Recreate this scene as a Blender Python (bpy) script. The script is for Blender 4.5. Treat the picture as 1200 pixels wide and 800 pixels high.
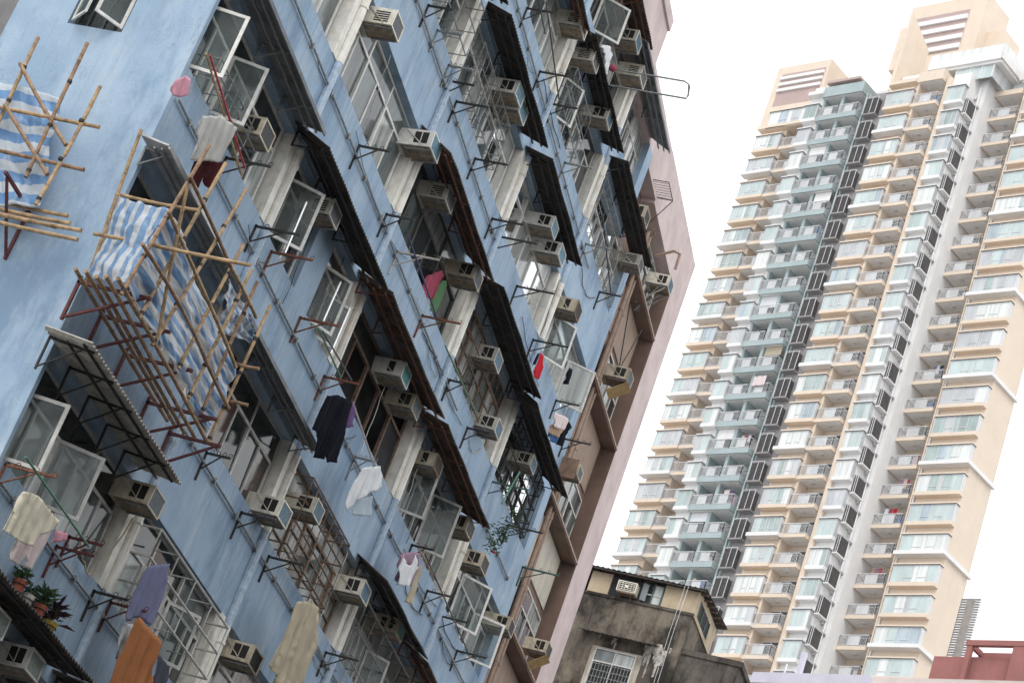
import bpy, bmesh, math, random
from mathutils import Vector, Matrix, noise
random.seed(7)
for o in list(bpy.data.objects): bpy.data.objects.remove(o)
SC_ = bpy.context.scene
COL = SC_.collection
# ---------------------------------------------------------------- camera
CAM = {'right':(0.93311,0.16899,0.31741),'up':(-0.19607,-0.50082,0.84305),'fwd':(-0.30144,0.84889,0.43419),'lens':84.247,'loc':(16.0,0,1.7)}
cd = bpy.data.cameras.new('camera'); cam = bpy.data.objects.new('camera', cd); COL.objects.link(cam)
r_, u_, f_ = (Vector(CAM[k]) for k in ('right', 'up', 'fwd'))
m_ = Matrix((r_, u_, -f_)).transposed().to_4x4(); m_.translation = Vector(CAM['loc'])
cam.matrix_world = m_
cd.sensor_width = 36.0; cd.sensor_fit = 'HORIZONTAL'; cd.lens = CAM['lens']; cd.clip_start = .5; cd.clip_end = 5000
SC_.camera = cam
# ---------------------------------------------------------------- overcast sky
SUN_EL, SUN_DIR = math.radians(50), Vector((0.10, -1.0, 0))
wd = bpy.data.worlds.new('World'); SC_.world = wd; wd.use_nodes = True
nt = wd.node_tree; nt.nodes.clear()
wo = nt.nodes.new('ShaderNodeOutputWorld'); bg = nt.nodes.new('ShaderNodeBackground')
sk = nt.nodes.new('ShaderNodeTexSky'); sk.sky_type = 'NISHITA'; sk.sun_disc = False
sk.sun_elevation = SUN_EL; sk.sun_rotation = math.atan2(SUN_DIR.x, SUN_DIR.y)
sk.dust_density = 4.0; sk.air_density = 1.5
hs = nt.nodes.new('ShaderNodeHueSaturation'); hs.inputs['Saturation'].default_value = .25
mx = nt.nodes.new('ShaderNodeMixRGB'); mx.inputs[0].default_value = .8
mx.inputs[2].default_value = (10.4, 10.6, 10.9, 1)          # even cloud cover
bg.inputs['Strength'].default_value = .14
nt.links.new(sk.outputs[0], hs.inputs['Color']); nt.links.new(hs.outputs[0], mx.inputs[1])
nt.links.new(mx.outputs[0], bg.inputs[0]); nt.links.new(bg.outputs[0], wo.inputs[0])
sl = bpy.data.lights.new('sun', 'SUN'); sl.energy = 1.15; sl.angle = math.radians(25); sl.color = (1, .96, .9)
so = bpy.data.objects.new('sun', sl); COL.objects.link(so)
sd = SUN_DIR.normalized() * math.cos(SUN_EL) + Vector((0, 0, math.sin(SUN_EL)))
so.rotation_euler = sd.to_track_quat('Z', 'Y').to_euler()
SC_.view_settings.view_transform = 'Standard'; SC_.view_settings.look = 'None'
SC_.view_settings.exposure = 0.2; SC_.view_settings.gamma = 1.0
SC_.render.engine = 'CYCLES'
# ---------------------------------------------------------------- materials
def mat(name, col, rough=.7, var=.12, scale=6., metal=0., streak=0., bump=0., spec=.4, col2=None, stain=None, rnd=0.):
    """Principled with noise mottling, vertical streaks and optional stain colour."""
    m = bpy.data.materials.new(name); m.use_nodes = True
    n = m.node_tree.nodes; l = m.node_tree.links
    b = n['Principled BSDF']; b.inputs['Roughness'].default_value = rough; b.inputs['Metallic'].default_value = metal
    b.inputs['Specular IOR Level'].default_value = spec
    g = n.new('ShaderNodeNewGeometry')
    ns = n.new('ShaderNodeTexNoise'); ns.inputs['Scale'].default_value = scale; ns.inputs['Detail'].default_value = 5; ns.inputs['Roughness'].default_value = .65
    l.new(g.outputs['Position'], ns.inputs['Vector'])
    cr = n.new('ShaderNodeMixRGB')
    d = tuple(max(0, c * (1 - var * 1.6)) for c in col) if col2 is None else col2
    e = tuple(min(1, c * (1 + var)) for c in col)
    cr.inputs[1].default_value = (*d, 1); cr.inputs[2].default_value = (*e, 1)
    rp = n.new('ShaderNodeMapRange'); rp.inputs[1].default_value = .32; rp.inputs[2].default_value = .62
    l.new(ns.outputs[0], rp.inputs[0]); l.new(rp.outputs[0], cr.inputs[0])
    last = cr.outputs[0]
    if streak:
        mp = n.new('ShaderNodeMapping'); mp.inputs['Scale'].default_value = (2.6, 2.6, .22)
        l.new(g.outputs['Position'], mp.inputs[0])
        n2 = n.new('ShaderNodeTexNoise'); n2.inputs['Scale'].default_value = 1.7; n2.inputs['Detail'].default_value = 6; n2.inputs['Roughness'].default_value = .7
        l.new(mp.outputs[0], n2.inputs['Vector'])
        r2 = n.new('ShaderNodeMapRange'); r2.inputs[1].default_value = .5; r2.inputs[2].default_value = .72; r2.inputs[3].default_value = 0; r2.inputs[4].default_value = streak
        l.new(n2.outputs[0], r2.inputs[0])
        c2 = n.new('ShaderNodeMixRGB'); sc = stain or tuple(c * .45 for c in col); c2.inputs[2].default_value = (*sc, 1)
        l.new(r2.outputs[0], c2.inputs[0]); l.new(last, c2.inputs[1]); last = c2.outputs[0]
    if rnd:
        oi = n.new('ShaderNodeObjectInfo'); h = n.new('ShaderNodeHueSaturation')
        r3 = n.new('ShaderNodeMapRange'); r3.inputs[3].default_value = 1 - rnd; r3.inputs[4].default_value = 1 + rnd
        l.new(oi.outputs['Random'], r3.inputs[0]); l.new(r3.outputs[0], h.inputs['Value']); l.new(last, h.inputs['Color']); last = h.outputs[0]
    l.new(last, b.inputs['Base Color'])
    if bump:
        bp = n.new('ShaderNodeBump'); bp.inputs['Strength'].default_value = bump; bp.inputs['Distance'].default_value = .02
        l.new(ns.outputs[0], bp.inputs['Height']); l.new(bp.outputs[0], b.inputs['Normal'])
    return m
M = {}
def blue_wall(name, a, b_, c):
    """weathered paint: two blues mottled, pale worn patches, rain streaks, specks"""
    m = bpy.data.materials.new(name); m.use_nodes = True; n = m.node_tree.nodes; l = m.node_tree.links
    bs = n['Principled BSDF']; bs.inputs['Roughness'].default_value = .75; bs.inputs['Specular IOR Level'].default_value = .25
    g = n.new('ShaderNodeNewGeometry')
    def nz(sc, stretch=None, det=6, ro=.62):
        t = n.new('ShaderNodeTexNoise'); t.inputs['Scale'].default_value = sc; t.inputs['Detail'].default_value = det; t.inputs['Roughness'].default_value = ro
        if stretch:
            mp = n.new('ShaderNodeMapping'); mp.inputs['Scale'].default_value = stretch; l.new(g.outputs['Position'], mp.inputs[0]); l.new(mp.outputs[0], t.inputs['Vector'])
        else: l.new(g.outputs['Position'], t.inputs['Vector'])
        return t.outputs[0]
    def rng(s, lo, hi, a0=0., a1=1.):
        r = n.new('ShaderNodeMapRange'); r.inputs[1].default_value = lo; r.inputs[2].default_value = hi; r.inputs[3].default_value = a0; r.inputs[4].default_value = a1
        l.new(s, r.inputs[0]); return r.outputs[0]
    def mix(f, c1, c2):
        x = n.new('ShaderNodeMixRGB'); l.new(f, x.inputs[0])
        for i, c_ in ((1, c1), (2, c2)):
            if isinstance(c_, tuple): x.inputs[i].default_value = (*c_, 1)
            else: l.new(c_, x.inputs[i])
        return x.outputs[0]
    k = mix(rng(nz(.9), .36, .64), a, b_)
    k = mix(rng(nz(1.6, (1.6, 1.6, .28)), .52, .74, 0, .75), k, c)
    k = mix(rng(nz(.55, (1.2, 1.2, .45), 8, .72), .5, .64, 0, .85), k, (.165, .255, .375))
    k = mix(rng(nz(3.2, (1.3, 1.3, .4), 8, .75), .56, .7, 0, .5), k, (.19, .27, .37))
    k = mix(rng(nz(14., None, 3, .8), .68, .74, 0, .6), k, (.12, .14, .17))
    k = mix(rng(nz(5., (2.4, 2.4, .12), 7, .7), .57, .74, 0, .6), k, (.2, .225, .255))
    k = mix(rng(nz(2.3, (3., 3., .09), 7, .75), .58, .72, 0, .55), k, (.25, .235, .21))
    sep = n.new('ShaderNodeSeparateXYZ'); l.new(g.outputs['Position'], sep.inputs[0])
    def mth(op, x, y=None):
        q = n.new('ShaderNodeMath'); q.operation = op
        for i_, v_ in ((0, x), (1, y)):
            if v_ is None: continue
            if isinstance(v_, (int, float)): q.inputs[i_].default_value = v_
            else: l.new(v_, q.inputs[i_])
        return q.outputs[0]
    fr = mth('FRACT', mth('DIVIDE', mth('SUBTRACT', sep.outputs[2], 12.32 - 33.7), 3.37))     # 1 just under a sill
    sn = n.new('ShaderNodeSeparateXYZ'); l.new(g.outputs['Normal'], sn.inputs[0])
    run = mth('MULTIPLY', rng(fr, .55, .98), mth('GREATER_THAN', sn.outputs[0], .6))
    drip = mth('MULTIPLY', run, rng(nz(4.5, (3.2, 3.2, .07), 6, .75), .5, .66))
    k = mix(mth('MULTIPLY', drip, .75), k, (.16, .18, .2))
    rust = mth('MULTIPLY', run, rng(nz(6., (3., 3., .06), 5, .7), .66, .74))
    k = mix(mth('MULTIPLY', rust, .6), k, (.2, .13, .08))
    crack = rng(mth('ABSOLUTE', mth('SUBTRACT', nz(.8, (1., 1., .7), 9, .7), .5)), .0, .004, .75, 0.)
    crk = mth('MULTIPLY', crack, rng(nz(.5), .5, .6))
    k = mix(crk, k, (.12, .15, .19))
    flake = rng(nz(2.1, None, 9, .8), .7, .715)
    k = mix(flake, k, (.5, .54, .56))
    l.new(k, bs.inputs['Base Color'])
    bp = n.new('ShaderNodeBump'); bp.inputs['Strength'].default_value = .35; bp.inputs['Distance'].default_value = .015
    l.new(nz(22.), bp.inputs['Height']); l.new(bp.outputs[0], bs.inputs['Normal'])
    return m
M['blue'] = blue_wall('blue_paint', (.27, .38, .51), (.35, .46, .58), (.45, .535, .61))
def sooty(name, pale, mid, soot):
    m = bpy.data.materials.new(name); m.use_nodes = True; n = m.node_tree.nodes; l = m.node_tree.links
    bs = n['Principled BSDF']; bs.inputs['Roughness'].default_value = .95; bs.inputs['Specular IOR Level'].default_value = .15
    g = n.new('ShaderNodeNewGeometry')
    def layer(prev, col, sc, st, lo, hi, amt):
        mp = n.new('ShaderNodeMapping'); mp.inputs['Scale'].default_value = st; l.new(g.outputs['Position'], mp.inputs[0])
        t = n.new('ShaderNodeTexNoise'); t.inputs['Scale'].default_value = sc; t.inputs['Detail'].default_value = 8; t.inputs['Roughness'].default_value = .72; l.new(mp.outputs[0], t.inputs['Vector'])
        r = n.new('ShaderNodeMapRange'); r.inputs[1].default_value = lo; r.inputs[2].default_value = hi; r.inputs[4].default_value = amt; l.new(t.outputs[0], r.inputs[0])
        x = n.new('ShaderNodeMixRGB'); l.new(r.outputs[0], x.inputs[0]); x.inputs[2].default_value = (*col, 1)
        if isinstance(prev, tuple): x.inputs[1].default_value = (*prev, 1)
        else: l.new(prev, x.inputs[1])
        return x.outputs[0], t.outputs[0]
    k, _ = layer(pale, mid, .9, (1, 1, .55), .42, .6, 1)
    k, _ = layer(k, soot, .55, (1, 1, .75), .46, .6, .9)
    k, _ = layer(k, soot, 2.2, (2.2, 2.2, .3), .53, .7, .8)
    k, h = layer(k, (.38, .35, .31), 7, (1, 1, 1), .66, .76, .6)
    l.new(k, bs.inputs['Base Color'])
    bp = n.new('ShaderNodeBump'); bp.inputs['Strength'].default_value = .5; bp.inputs['Distance'].default_value = .03; l.new(h, bp.inputs['Height']); l.new(bp.outputs[0], bs.inputs['Normal'])
    return m
M['bluepipe'] = mat('blue_pipe_paint', (.37, .465, .57), .6, .15, 9, streak=.3)
M['white'] = mat('white_gloss_paint', (.76, .74, .68), .5, .1, 5, streak=.75, stain=(.36, .29, .2))
M['frame'] = mat('window_frame_white', (.66, .655, .62), .45, .12, 8, streak=.3, stain=(.3, .28, .24))
M['framegrey'] = mat('window_frame_grey', (.48, .475, .45), .45, .15, 8, streak=.3, stain=(.18, .16, .13))
M['framebrown'] = mat('window_frame_rusty', (.17, .11, .075), .7, .3, 14)
M['framedark'] = mat('window_frame_dark', (.07, .07, .065), .6, .2, 9)
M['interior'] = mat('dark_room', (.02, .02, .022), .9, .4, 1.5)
M['interior_warm'] = mat('dim_room_wood', (.075, .045, .03), .9, .6, 2.5)
M['black_iron'] = mat('black_iron', (.022, .02, .02), .55, .4, 20)
M['rust_iron'] = mat('rusty_iron', (.16, .062, .035), .8, .45, 25)
M['red_iron'] = mat('red_oxide_iron', (.11, .03, .03), .7, .3, 20)
M['greyiron'] = mat('grey_iron', (.25, .26, .26), .5, .25, 20, metal=.4)
M['green_iron'] = mat('green_iron', (.05, .1, .08), .6, .3, 20)
M['steel'] = mat('steel', (.7, .7, .7), .25, .1, 10, metal=.9)
M['corr'] = mat('dark_corrugated_sheet', (.04, .034, .03), .85, .4, 3., streak=.5, stain=(.12, .06, .035))
M['corr_rust'] = mat('rusty_corrugated_sheet', (.1, .075, .06), .85, .45, 3.5, streak=.6, stain=(.14, .065, .038))
M['corr_pale'] = mat('pale_corrugated_sheet', (.44, .42, .38), .8, .25, 3., streak=.7, stain=(.16, .09, .06))
M['flatsheet'] = mat('flat_metal_sheet', (.17, .18, .19), .7, .25, 2.5, streak=.4)
M['flatwhite'] = mat('white_canopy_sheet', (.5, .52, .54), .7, .2, 2.5, streak=.5, stain=(.25, .22, .2))
M['ac'] = mat('ac_cream_case', (.62, .59, .51), .55, .14, 7, streak=.6, stain=(.3, .24, .16), rnd=.24)
M['ac_white'] = mat('ac_white_case', (.68, .67, .63), .5, .12, 7, streak=.5, stain=(.33, .28, .2), rnd=.12)
M['ac_old'] = mat('ac_yellowed_case', (.5, .44, .34), .65, .2, 5, streak=.8, stain=(.22, .16, .1), rnd=.2)
M['acbot'] = mat('ac_stained_underside', (.27, .215, .155), .8, .35, 9, rnd=.2)
M['acvent'] = mat('ac_vent_dark', (.014, .012, .011), .8, .3, 30)
for k, c in dict(pale=(.3, .36, .34), slate=(.16, .2, .23), dark=(.07, .07, .075), blue=(.15, .25, .33), green=(.2, .42, .37), teal=(.13, .36, .36), grey=(.2, .21, .23), sky=(.22, .38, .46), brown=(.05, .04, .03)).items():
    M['acf_' + k] = mat('ac_front_' + k, c, .5, .15, 12)
M['bamboo'] = mat('bamboo', (.37, .25, .135), .55, .35, 8, streak=.5, stain=(.2, .12, .06))
M['bamboo_dark'] = mat('weathered_bamboo', (.26, .16, .09), .6, .35, 8)
M['tie'] = mat('black_nylon_tie', (.02, .02, .02), .6, .2, 20)
M['pink'] = mat('pink_render', (.56, .465, .455), .85, .1, 1.2, streak=.5, stain=(.47, .36, .34), bump=.15)
M['brown'] = mat('brown_render', (.175, .115, .09), .85, .16, .9, streak=.5, stain=(.16, .105, .085), bump=.1)
M['cream_panel'] = mat('cream_spandrel_panel', (.52, .48, .41), .8, .08, 1.2, streak=.4)
M['brownpanel'] = mat('brown_spandrel_panel', (.31, .23, .18), .8, .12, .8, streak=.35)
M['pipebrown'] = mat('brown_drain_pipe', (.3, .21, .16), .6, .15, 6)
M['cardboard'] = mat('cardboard', (.42, .29, .13), .85, .15, 6)
M['plywood'] = mat('plywood', (.24, .15, .1), .8, .2, 5)
M['concrete'] = sooty('stained_concrete', (.19, .165, .13), (.095, .08, .068), (.02, .018, .016))
M['concrete_dk'] = sooty('blackened_concrete', (.13, .115, .1), (.07, .06, .052), (.015, .013, .012))
M['hut_tan'] = mat('tan_render', (.42, .34, .24), .85, .12, 1.2, streak=.4, stain=(.25, .2, .14))
M['oppo'] = mat('opposite_render', (.3, .28, .25), .85, .12, 1., streak=.4)
M['concrete_lt'] = mat('pale_concrete', (.4, .36, .3), .9, .15, 1.5, streak=.7, stain=(.12, .1, .085), bump=.3)
M['whitestain'] = mat('lime_stain', (.4, .38, .34), .95, .3, 9, col2=(.12, .105, .09))
M['asphalt'] = mat('asphalt', (.055, .055, .056), .9, .2, 2)
M['cityground'] = mat('pale_concrete_ground', (.31, .3, .285), .9, .2, .3)
M['pavement'] = mat('pavement_tile', (.2, .19, .18), .85, .15, 3)
M['leaf'] = mat('leaf_green', (.05, .1, .035), .6, .4, 40)
M['leafdark'] = mat('leaf_purple', (.05, .022, .03), .6, .4, 40)
M['terracotta'] = mat('terracotta', (.3, .085, .05), .8, .2, 20)
M['potwhite'] = mat('white_pot', (.5, .48, .45), .6, .2, 20)
M['potyellow'] = mat('yellow_pot', (.4, .29, .05), .6, .2, 20)
M['flower'] = mat('red_flower', (.6, .06, .04), .6, .2, 20)
for k, c in dict(cotton=(.42, .42, .4), maroon=(.05, .012, .014), pink=(.6, .3, .37), cream=(.62, .58, .47), pinkwhite=(.62, .53, .53), purple=(.17, .18, .29), orange=(.34, .14, .06), white=(.62, .64, .66), darkpat=(.07, .075, .1), beige=(.42, .37, .28), black=(.008, .009, .014), violet=(.12, .07, .17), bluebag=(.42, .5, .56), mauve=(.3, .2, .27), red=(.45, .02, .03), navy=(.03, .035, .06), tan=(.4, .28, .2), denim=(.06, .13, .28), rose=(.36, .08, .12), green=(.1, .2, .1)).items():
    M['c_' + k] = mat('cloth_' + k, c, .95, .05, 5, spec=.04)
for k, c in dict(redpaint=(.38, .03, .03), greenpaint=(.06, .2, .13), bluepaint=(.03, .04, .13), darkpaint=(.05, .05, .055)).items():
    M[k] = mat('pole_' + k, c, .5, .2, 10)
# tower
M['t_beige'] = mat('tower_beige_tile', (.66, .555, .45), .6, .03, .5, streak=.1)
M['t_white'] = mat('tower_white_tile', (.72, .715, .71), .6, .04, .5, streak=.15)
M['t_grey'] = mat('tower_grey_tile', (.27, .26, .265), .6, .08, .6, streak=.2)
M['t_teal'] = mat('tower_teal_tile', (.33, .4, .41), .6, .05, .5, streak=.12)
M['t_brown'] = mat('tower_brown_tile', (.42, .31, .29), .6, .05, .5)
M['t_frame'] = mat('tower_window_frame', (.6, .6, .6), .4, .05, 3)
M['t_dark'] = mat('tower_dark_louvre', (.06, .055, .055), .6, .2, 2)
M['t_steel'] = mat('tower_railing', (.6, .6, .615), .4, .1, 4)
M['t_ceil'] = mat('tower_balcony_ceiling', (.82, .81, .8), .8, .05, 2)
M['t_room'] = mat('tower_dark_room', (.07, .08, .085), .6, .3, 1.)
M['lav'] = mat('lavender_render', (.6, .59, .69), .8, .06, 1.)
M['paleroof'] = mat('pale_pink_parapet', (.62, .54, .5), .8, .08, 1.)
M['redwall'] = mat('red_render', (.29, .115, .105), .8, .07, .7, streak=.2)
M['slat'] = mat('grey_slat', (.4, .4, .41), .5, .1, 2)
M['greywall'] = mat('grey_render', (.2, .195, .2), .85, .15, 1., streak=.5)
def glass(name, base, rough=.08, spec=.5, var=.35, scale=1.5, curtain=None):
    m = bpy.data.materials.new(name); m.use_nodes = True; n = m.node_tree.nodes; l = m.node_tree.links
    b = n['Principled BSDF']; b.inputs['Roughness'].default_value = rough; b.inputs['IOR'].default_value = 1.52
    b.inputs['Specular IOR Level'].default_value = spec
    g = n.new('ShaderNodeNewGeometry'); ns = n.new('ShaderNodeTexNoise'); ns.inputs['Scale'].default_value = scale; ns.inputs['Detail'].default_value = 4
    mp = n.new('ShaderNodeMapping'); mp.inputs['Scale'].default_value = (1.6, 1.6, .45) if not curtain else (5, 5, .25)
    l.new(g.outputs['Position'], mp.inputs[0]); l.new(mp.outputs[0], ns.inputs['Vector'])
    mxn = n.new('ShaderNodeMixRGB'); mxn.inputs[1].default_value = (*[c * (1 - var) for c in base], 1); mxn.inputs[2].default_value = (*[min(1, c * (1 + var)) for c in base], 1)
    rp = n.new('ShaderNodeMapRange'); rp.inputs[1].default_value = .35; rp.inputs[2].default_value = .65
    l.new(ns.outputs[0], rp.inputs[0]); l.new(rp.outputs[0], mxn.inputs[0]); l.new(mxn.outputs[0], b.inputs['Base Color'])
    return m
M['g_dark'] = glass('glass_over_dark_room', (.022, .026, .027), var=.7)
M['g_mid'] = glass('glass_over_grey_curtain', (.1, .118, .12), var=.55)
M['g_pale'] = glass('glass_over_pale_curtain', (.3, .32, .31), .12, var=.35, curtain=1)
M['g_white'] = glass('glass_over_white_curtain', (.62, .64, .64), .12, var=.2, curtain=1)
M['g_warm'] = glass('glass_over_reddish_room', (.07, .045, .04), var=.6)
M['g_net'] = glass('frosted_glass', (.36, .38, .37), .3, var=.3)
M['t_g1'] = glass('tower_glass_aqua', (.46, .54, .54), .1, var=.12, scale=.6)
M['t_g2'] = glass('tower_glass_curtain', (.64, .67, .66), .15, var=.12, scale=.6, curtain=1)
M['t_g3'] = glass('tower_glass_grey', (.46, .48, .5), .1, var=.15, scale=.6)
M['t_g4'] = glass('tower_glass_blue', (.36, .43, .48), .08, var=.2, scale=.6)
M['t_g5'] = glass('tower_glass_dark_green', (.33, .41, .4), .08, var=.2, scale=.6)
M['t_panel'] = glass('tower_railing_glass', (.58, .6, .61), .15, var=.12, scale=.6)
def clear_glass(name, k=.2):
    m = bpy.data.materials.new(name); m.use_nodes = True; n = m.node_tree.nodes; l = m.node_tree.links
    b = n['Principled BSDF']; b.inputs['Base Color'].default_value = (.16, .18, .18, 1); b.inputs['Roughness'].default_value = .05
    tr = n.new('ShaderNodeBsdfTransparent'); tr.inputs[0].default_value = (.86, .9, .89, 1)
    g = n.new('ShaderNodeNewGeometry'); ns = n.new('ShaderNodeTexNoise'); ns.inputs['Scale'].default_value = 1.6; ns.inputs['Detail'].default_value = 2; l.new(g.outputs['Position'], ns.inputs['Vector'])
    rp = n.new('ShaderNodeMapRange'); rp.inputs[1].default_value = .3; rp.inputs[2].default_value = .7; rp.inputs[3].default_value = k * .5; rp.inputs[4].default_value = k * 1.6; l.new(ns.outputs[0], rp.inputs[0])
    mx_ = n.new('ShaderNodeMixShader'); l.new(rp.outputs[0], mx_.inputs[0]); l.new(tr.outputs[0], mx_.inputs[1]); l.new(b.outputs[0], mx_.inputs[2])
    l.new(mx_.outputs[0], n['Material Output'].inputs[0])
    return m
M['g_clear'] = clear_glass('dusty_clear_glass')
M['g_clear2'] = clear_glass('very_dusty_clear_glass', .36)
def mirror(name):
    m = bpy.data.materials.new(name); m.use_nodes = True; b = m.node_tree.nodes['Principled BSDF']
    b.inputs['Base Color'].default_value = (.82, .84, .85, 1); b.inputs['Metallic'].default_value = 1; b.inputs['Roughness'].default_value = .12
    return m
M['g_mirror'] = mirror('reflective_film_glass')
def striped(name, a, b_, n_, axis):
    m = bpy.data.materials.new(name); m.use_nodes = True; n = m.node_tree.nodes; l = m.node_tree.links
    b = n['Principled BSDF']; b.inputs['Roughness'].default_value = .35; b.inputs['Specular IOR Level'].default_value = .5
    uv = n.new('ShaderNodeUVMap'); sp = n.new('ShaderNodeSeparateXYZ'); l.new(uv.outputs[0], sp.inputs[0])
    ns = n.new('ShaderNodeTexNoise'); ns.inputs['Scale'].default_value = 3; l.new(uv.outputs[0], ns.inputs['Vector'])
    ad = n.new('ShaderNodeMath'); ad.operation = 'MULTIPLY_ADD'; ad.inputs[1].default_value = .06; l.new(ns.outputs[0], ad.inputs[0]); l.new(sp.outputs[axis], ad.inputs[2])
    n4 = n.new('ShaderNodeTexNoise'); n4.inputs['Scale'].default_value = 5; n4.inputs['Detail'].default_value = 6; l.new(uv.outputs[0], n4.inputs['Vector'])
    mu = n.new('ShaderNodeMath'); mu.operation = 'MULTIPLY'; mu.inputs[1].default_value = n_; l.new(ad.outputs[0], mu.inputs[0])
    fr = n.new('ShaderNodeMath'); fr.operation = 'FRACT'; l.new(mu.outputs[0], fr.inputs[0])
    gt = n.new('ShaderNodeMath'); gt.operation = 'GREATER_THAN'; gt.inputs[1].default_value = .5; l.new(fr.outputs[0], gt.inputs[0])
    mxn = n.new('ShaderNodeMixRGB'); mxn.inputs[1].default_value = (*a, 1); mxn.inputs[2].default_value = (*b_, 1)
    wr = n.new('ShaderNodeMapRange'); wr.inputs[1].default_value = .54; wr.inputs[2].default_value = .68; wr.inputs[3].default_value = 1; wr.inputs[4].default_value = .55; l.new(n4.outputs[0], wr.inputs[0])
    mw = n.new('ShaderNodeMath'); mw.operation = 'MULTIPLY'; l.new(gt.outputs[0], mw.inputs[0]); l.new(wr.outputs[0], mw.inputs[1])
    l.new(mw.outputs[0], mxn.inputs[0]); l.new(mxn.outputs[0], b.inputs['Base Color'])
    n3 = n.new('ShaderNodeTexNoise'); n3.inputs['Scale'].default_value = 9; n3.inputs['Detail'].default_value = 5; l.new(uv.outputs[0], n3.inputs['Vector'])
    bp = n.new('ShaderNodeBump'); bp.inputs['Strength'].default_value = .6; bp.inputs['Distance'].default_value = .05; l.new(n3.outputs[0], bp.inputs['Height']); l.new(bp.outputs[0], b.inputs['Normal'])
    tl = n.new('ShaderNodeBsdfTranslucent'); l.new(mxn.outputs[0], tl.inputs[0]); ms = n.new('ShaderNodeMixShader'); ms.inputs[0].default_value = .35
    l.new(b.outputs[0], ms.inputs[1]); l.new(tl.outputs[0], ms.inputs[2]); l.new(ms.outputs[0], n['Material Output'].inputs[0])
    return m
M['stripe_x'] = striped('blue_white_striped_sheet', (.64, .68, .72), (.22, .38, .6), 5, 0)
M['stripe_y'] = striped('blue_white_striped_sheet_across', (.82, .84, .86), (.27, .47, .74), 6, 1)
M['stripe_z'] = striped('vivid_striped_sheet', (.62, .68, .74), (.16, .35, .62), 6, 1)
HAZE = .0001
if HAZE:
    m = bpy.data.materials.new('haze'); m.use_nodes = True; n = m.node_tree.nodes; l = m.node_tree.links; n.clear()
    o = n.new('ShaderNodeOutputMaterial'); v = n.new('ShaderNodeVolumePrincipled'); v.inputs['Color'].default_value = (.95, .97, 1, 1); v.inputs['Density'].default_value = HAZE; v.inputs['Anisotropy'].default_value = .2
    l.new(v.outputs[0], o.inputs['Volume']); M['haze'] = m
# ---------------------------------------------------------------- mesh helpers
class MB:
    def __init__(s): s.v = []; s.f = []; s.m = []; s.mats = []; s.uv = None; s.smooth = False
    def mi(s, m):
        if m not in s.mats: s.mats.append(m)
        return s.mats.index(m)
    def face(s, pts, m):
        i = len(s.v); s.v += [tuple(p) for p in pts]; s.f.append(tuple(range(i, i + len(pts)))); s.m.append(s.mi(m))
    def box(s, x0, x1, y0, y1, z0, z1, m):
        x0, x1 = min(x0, x1), max(x0, x1); y0, y1 = min(y0, y1), max(y0, y1); z0, z1 = min(z0, z1), max(z0, z1)
        i = len(s.v); k = s.mi(m)
        s.v += [(x, y, z) for z in (z0, z1) for y in (y0, y1) for x in (x0, x1)]
        for q in ((0, 2, 3, 1), (4, 5, 7, 6), (0, 1, 5, 4), (2, 6, 7, 3), (0, 4, 6, 2), (1, 3, 7, 5)):
            s.f.append(tuple(i + a for a in q)); s.m.append(k)
    def hexa(s, p, m):      # 8 points: bottom 4 ccw, top 4 ccw
        i = len(s.v); k = s.mi(m); s.v += [tuple(a) for a in p]
        for q in ((3, 2, 1, 0), (4, 5, 6, 7), (0, 1, 5, 4), (1, 2, 6, 5), (2, 3, 7, 6), (3, 0, 4, 7)):
            s.f.append(tuple(i + a for a in q)); s.m.append(k)
    def bar(s, p, q, w, h, m, up=(0, 0, 1)):
        p = Vector(p); q = Vector(q); d = (q - p).normalized(); a = d.cross(Vector(up))
        if a.length < 1e-4: a = d.cross(Vector((1, 0, 0)))
        a.normalize(); b = a.cross(d); a *= w / 2; b *= h / 2
        s.hexa([p - a - b, p + a - b, q + a - b, q - a - b, p - a + b, p + a + b, q + a + b, q - a + b], m)
    def tube(s, pts, r, m, n=7, caps=True):
        pts = [Vector(p) for p in pts]; k = s.mi(m); rings = []
        for j, p in enumerate(pts):
            d = (pts[min(j + 1, len(pts) - 1)] - pts[max(j - 1, 0)]).normalized()
            a = d.cross(Vector((0, 0, 1)))
            if a.length < .05: a = d.cross(Vector((1, 0, 0)))
            a.normalize(); b = d.cross(a); rr = r[j] if isinstance(r, (list, tuple)) else r
            i = len(s.v); rings.append(i)
            s.v += [tuple(p + a * (math.cos(t * 2 * math.pi / n) * rr) + b * (math.sin(t * 2 * math.pi / n) * rr)) for t in range(n)]
        for i0, i1 in zip(rings, rings[1:]):
            for t in range(n): s.f.append((i0 + t, i0 + (t + 1) % n, i1 + (t + 1) % n, i1 + t)); s.m.append(k)
        if caps:
            s.f.append(tuple(rings[0] + t for t in reversed(range(n)))); s.m.append(k)
            s.f.append(tuple(rings[-1] + t for t in range(n))); s.m.append(k)
    def build(s, name, parent=None, off=(0, 0, 0), smooth=False, bevel=0):
        me = bpy.data.meshes.new(name)
        o_ = Vector(off); me.from_pydata([tuple(Vector(v) - o_) for v in s.v], [], s.f)
        for k in s.mats: me.materials.append(M[k])
        me.polygons.foreach_set('material_index', s.m)
        if smooth: me.polygons.foreach_set('use_smooth', [True] * len(s.f))
        me.update()
        ob = bpy.data.objects.new(name, me); COL.objects.link(ob)
        if parent is not None: ob.parent = parent
        else: ob.location = o_
        if bevel:
            bv = ob.modifiers.new('b', 'BEVEL'); bv.width = bevel; bv.segments = 2; bv.limit_method = 'ANGLE'
        return ob
def empty(name, loc=(0, 0, 0), rz=0., label=None, cat=None, group=None):
    o = bpy.data.objects.new(name, None); COL.objects.link(o); o.location = loc; o.rotation_euler = (0, 0, rz)
    if label: tag(o, label, cat, group)
    return o
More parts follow.
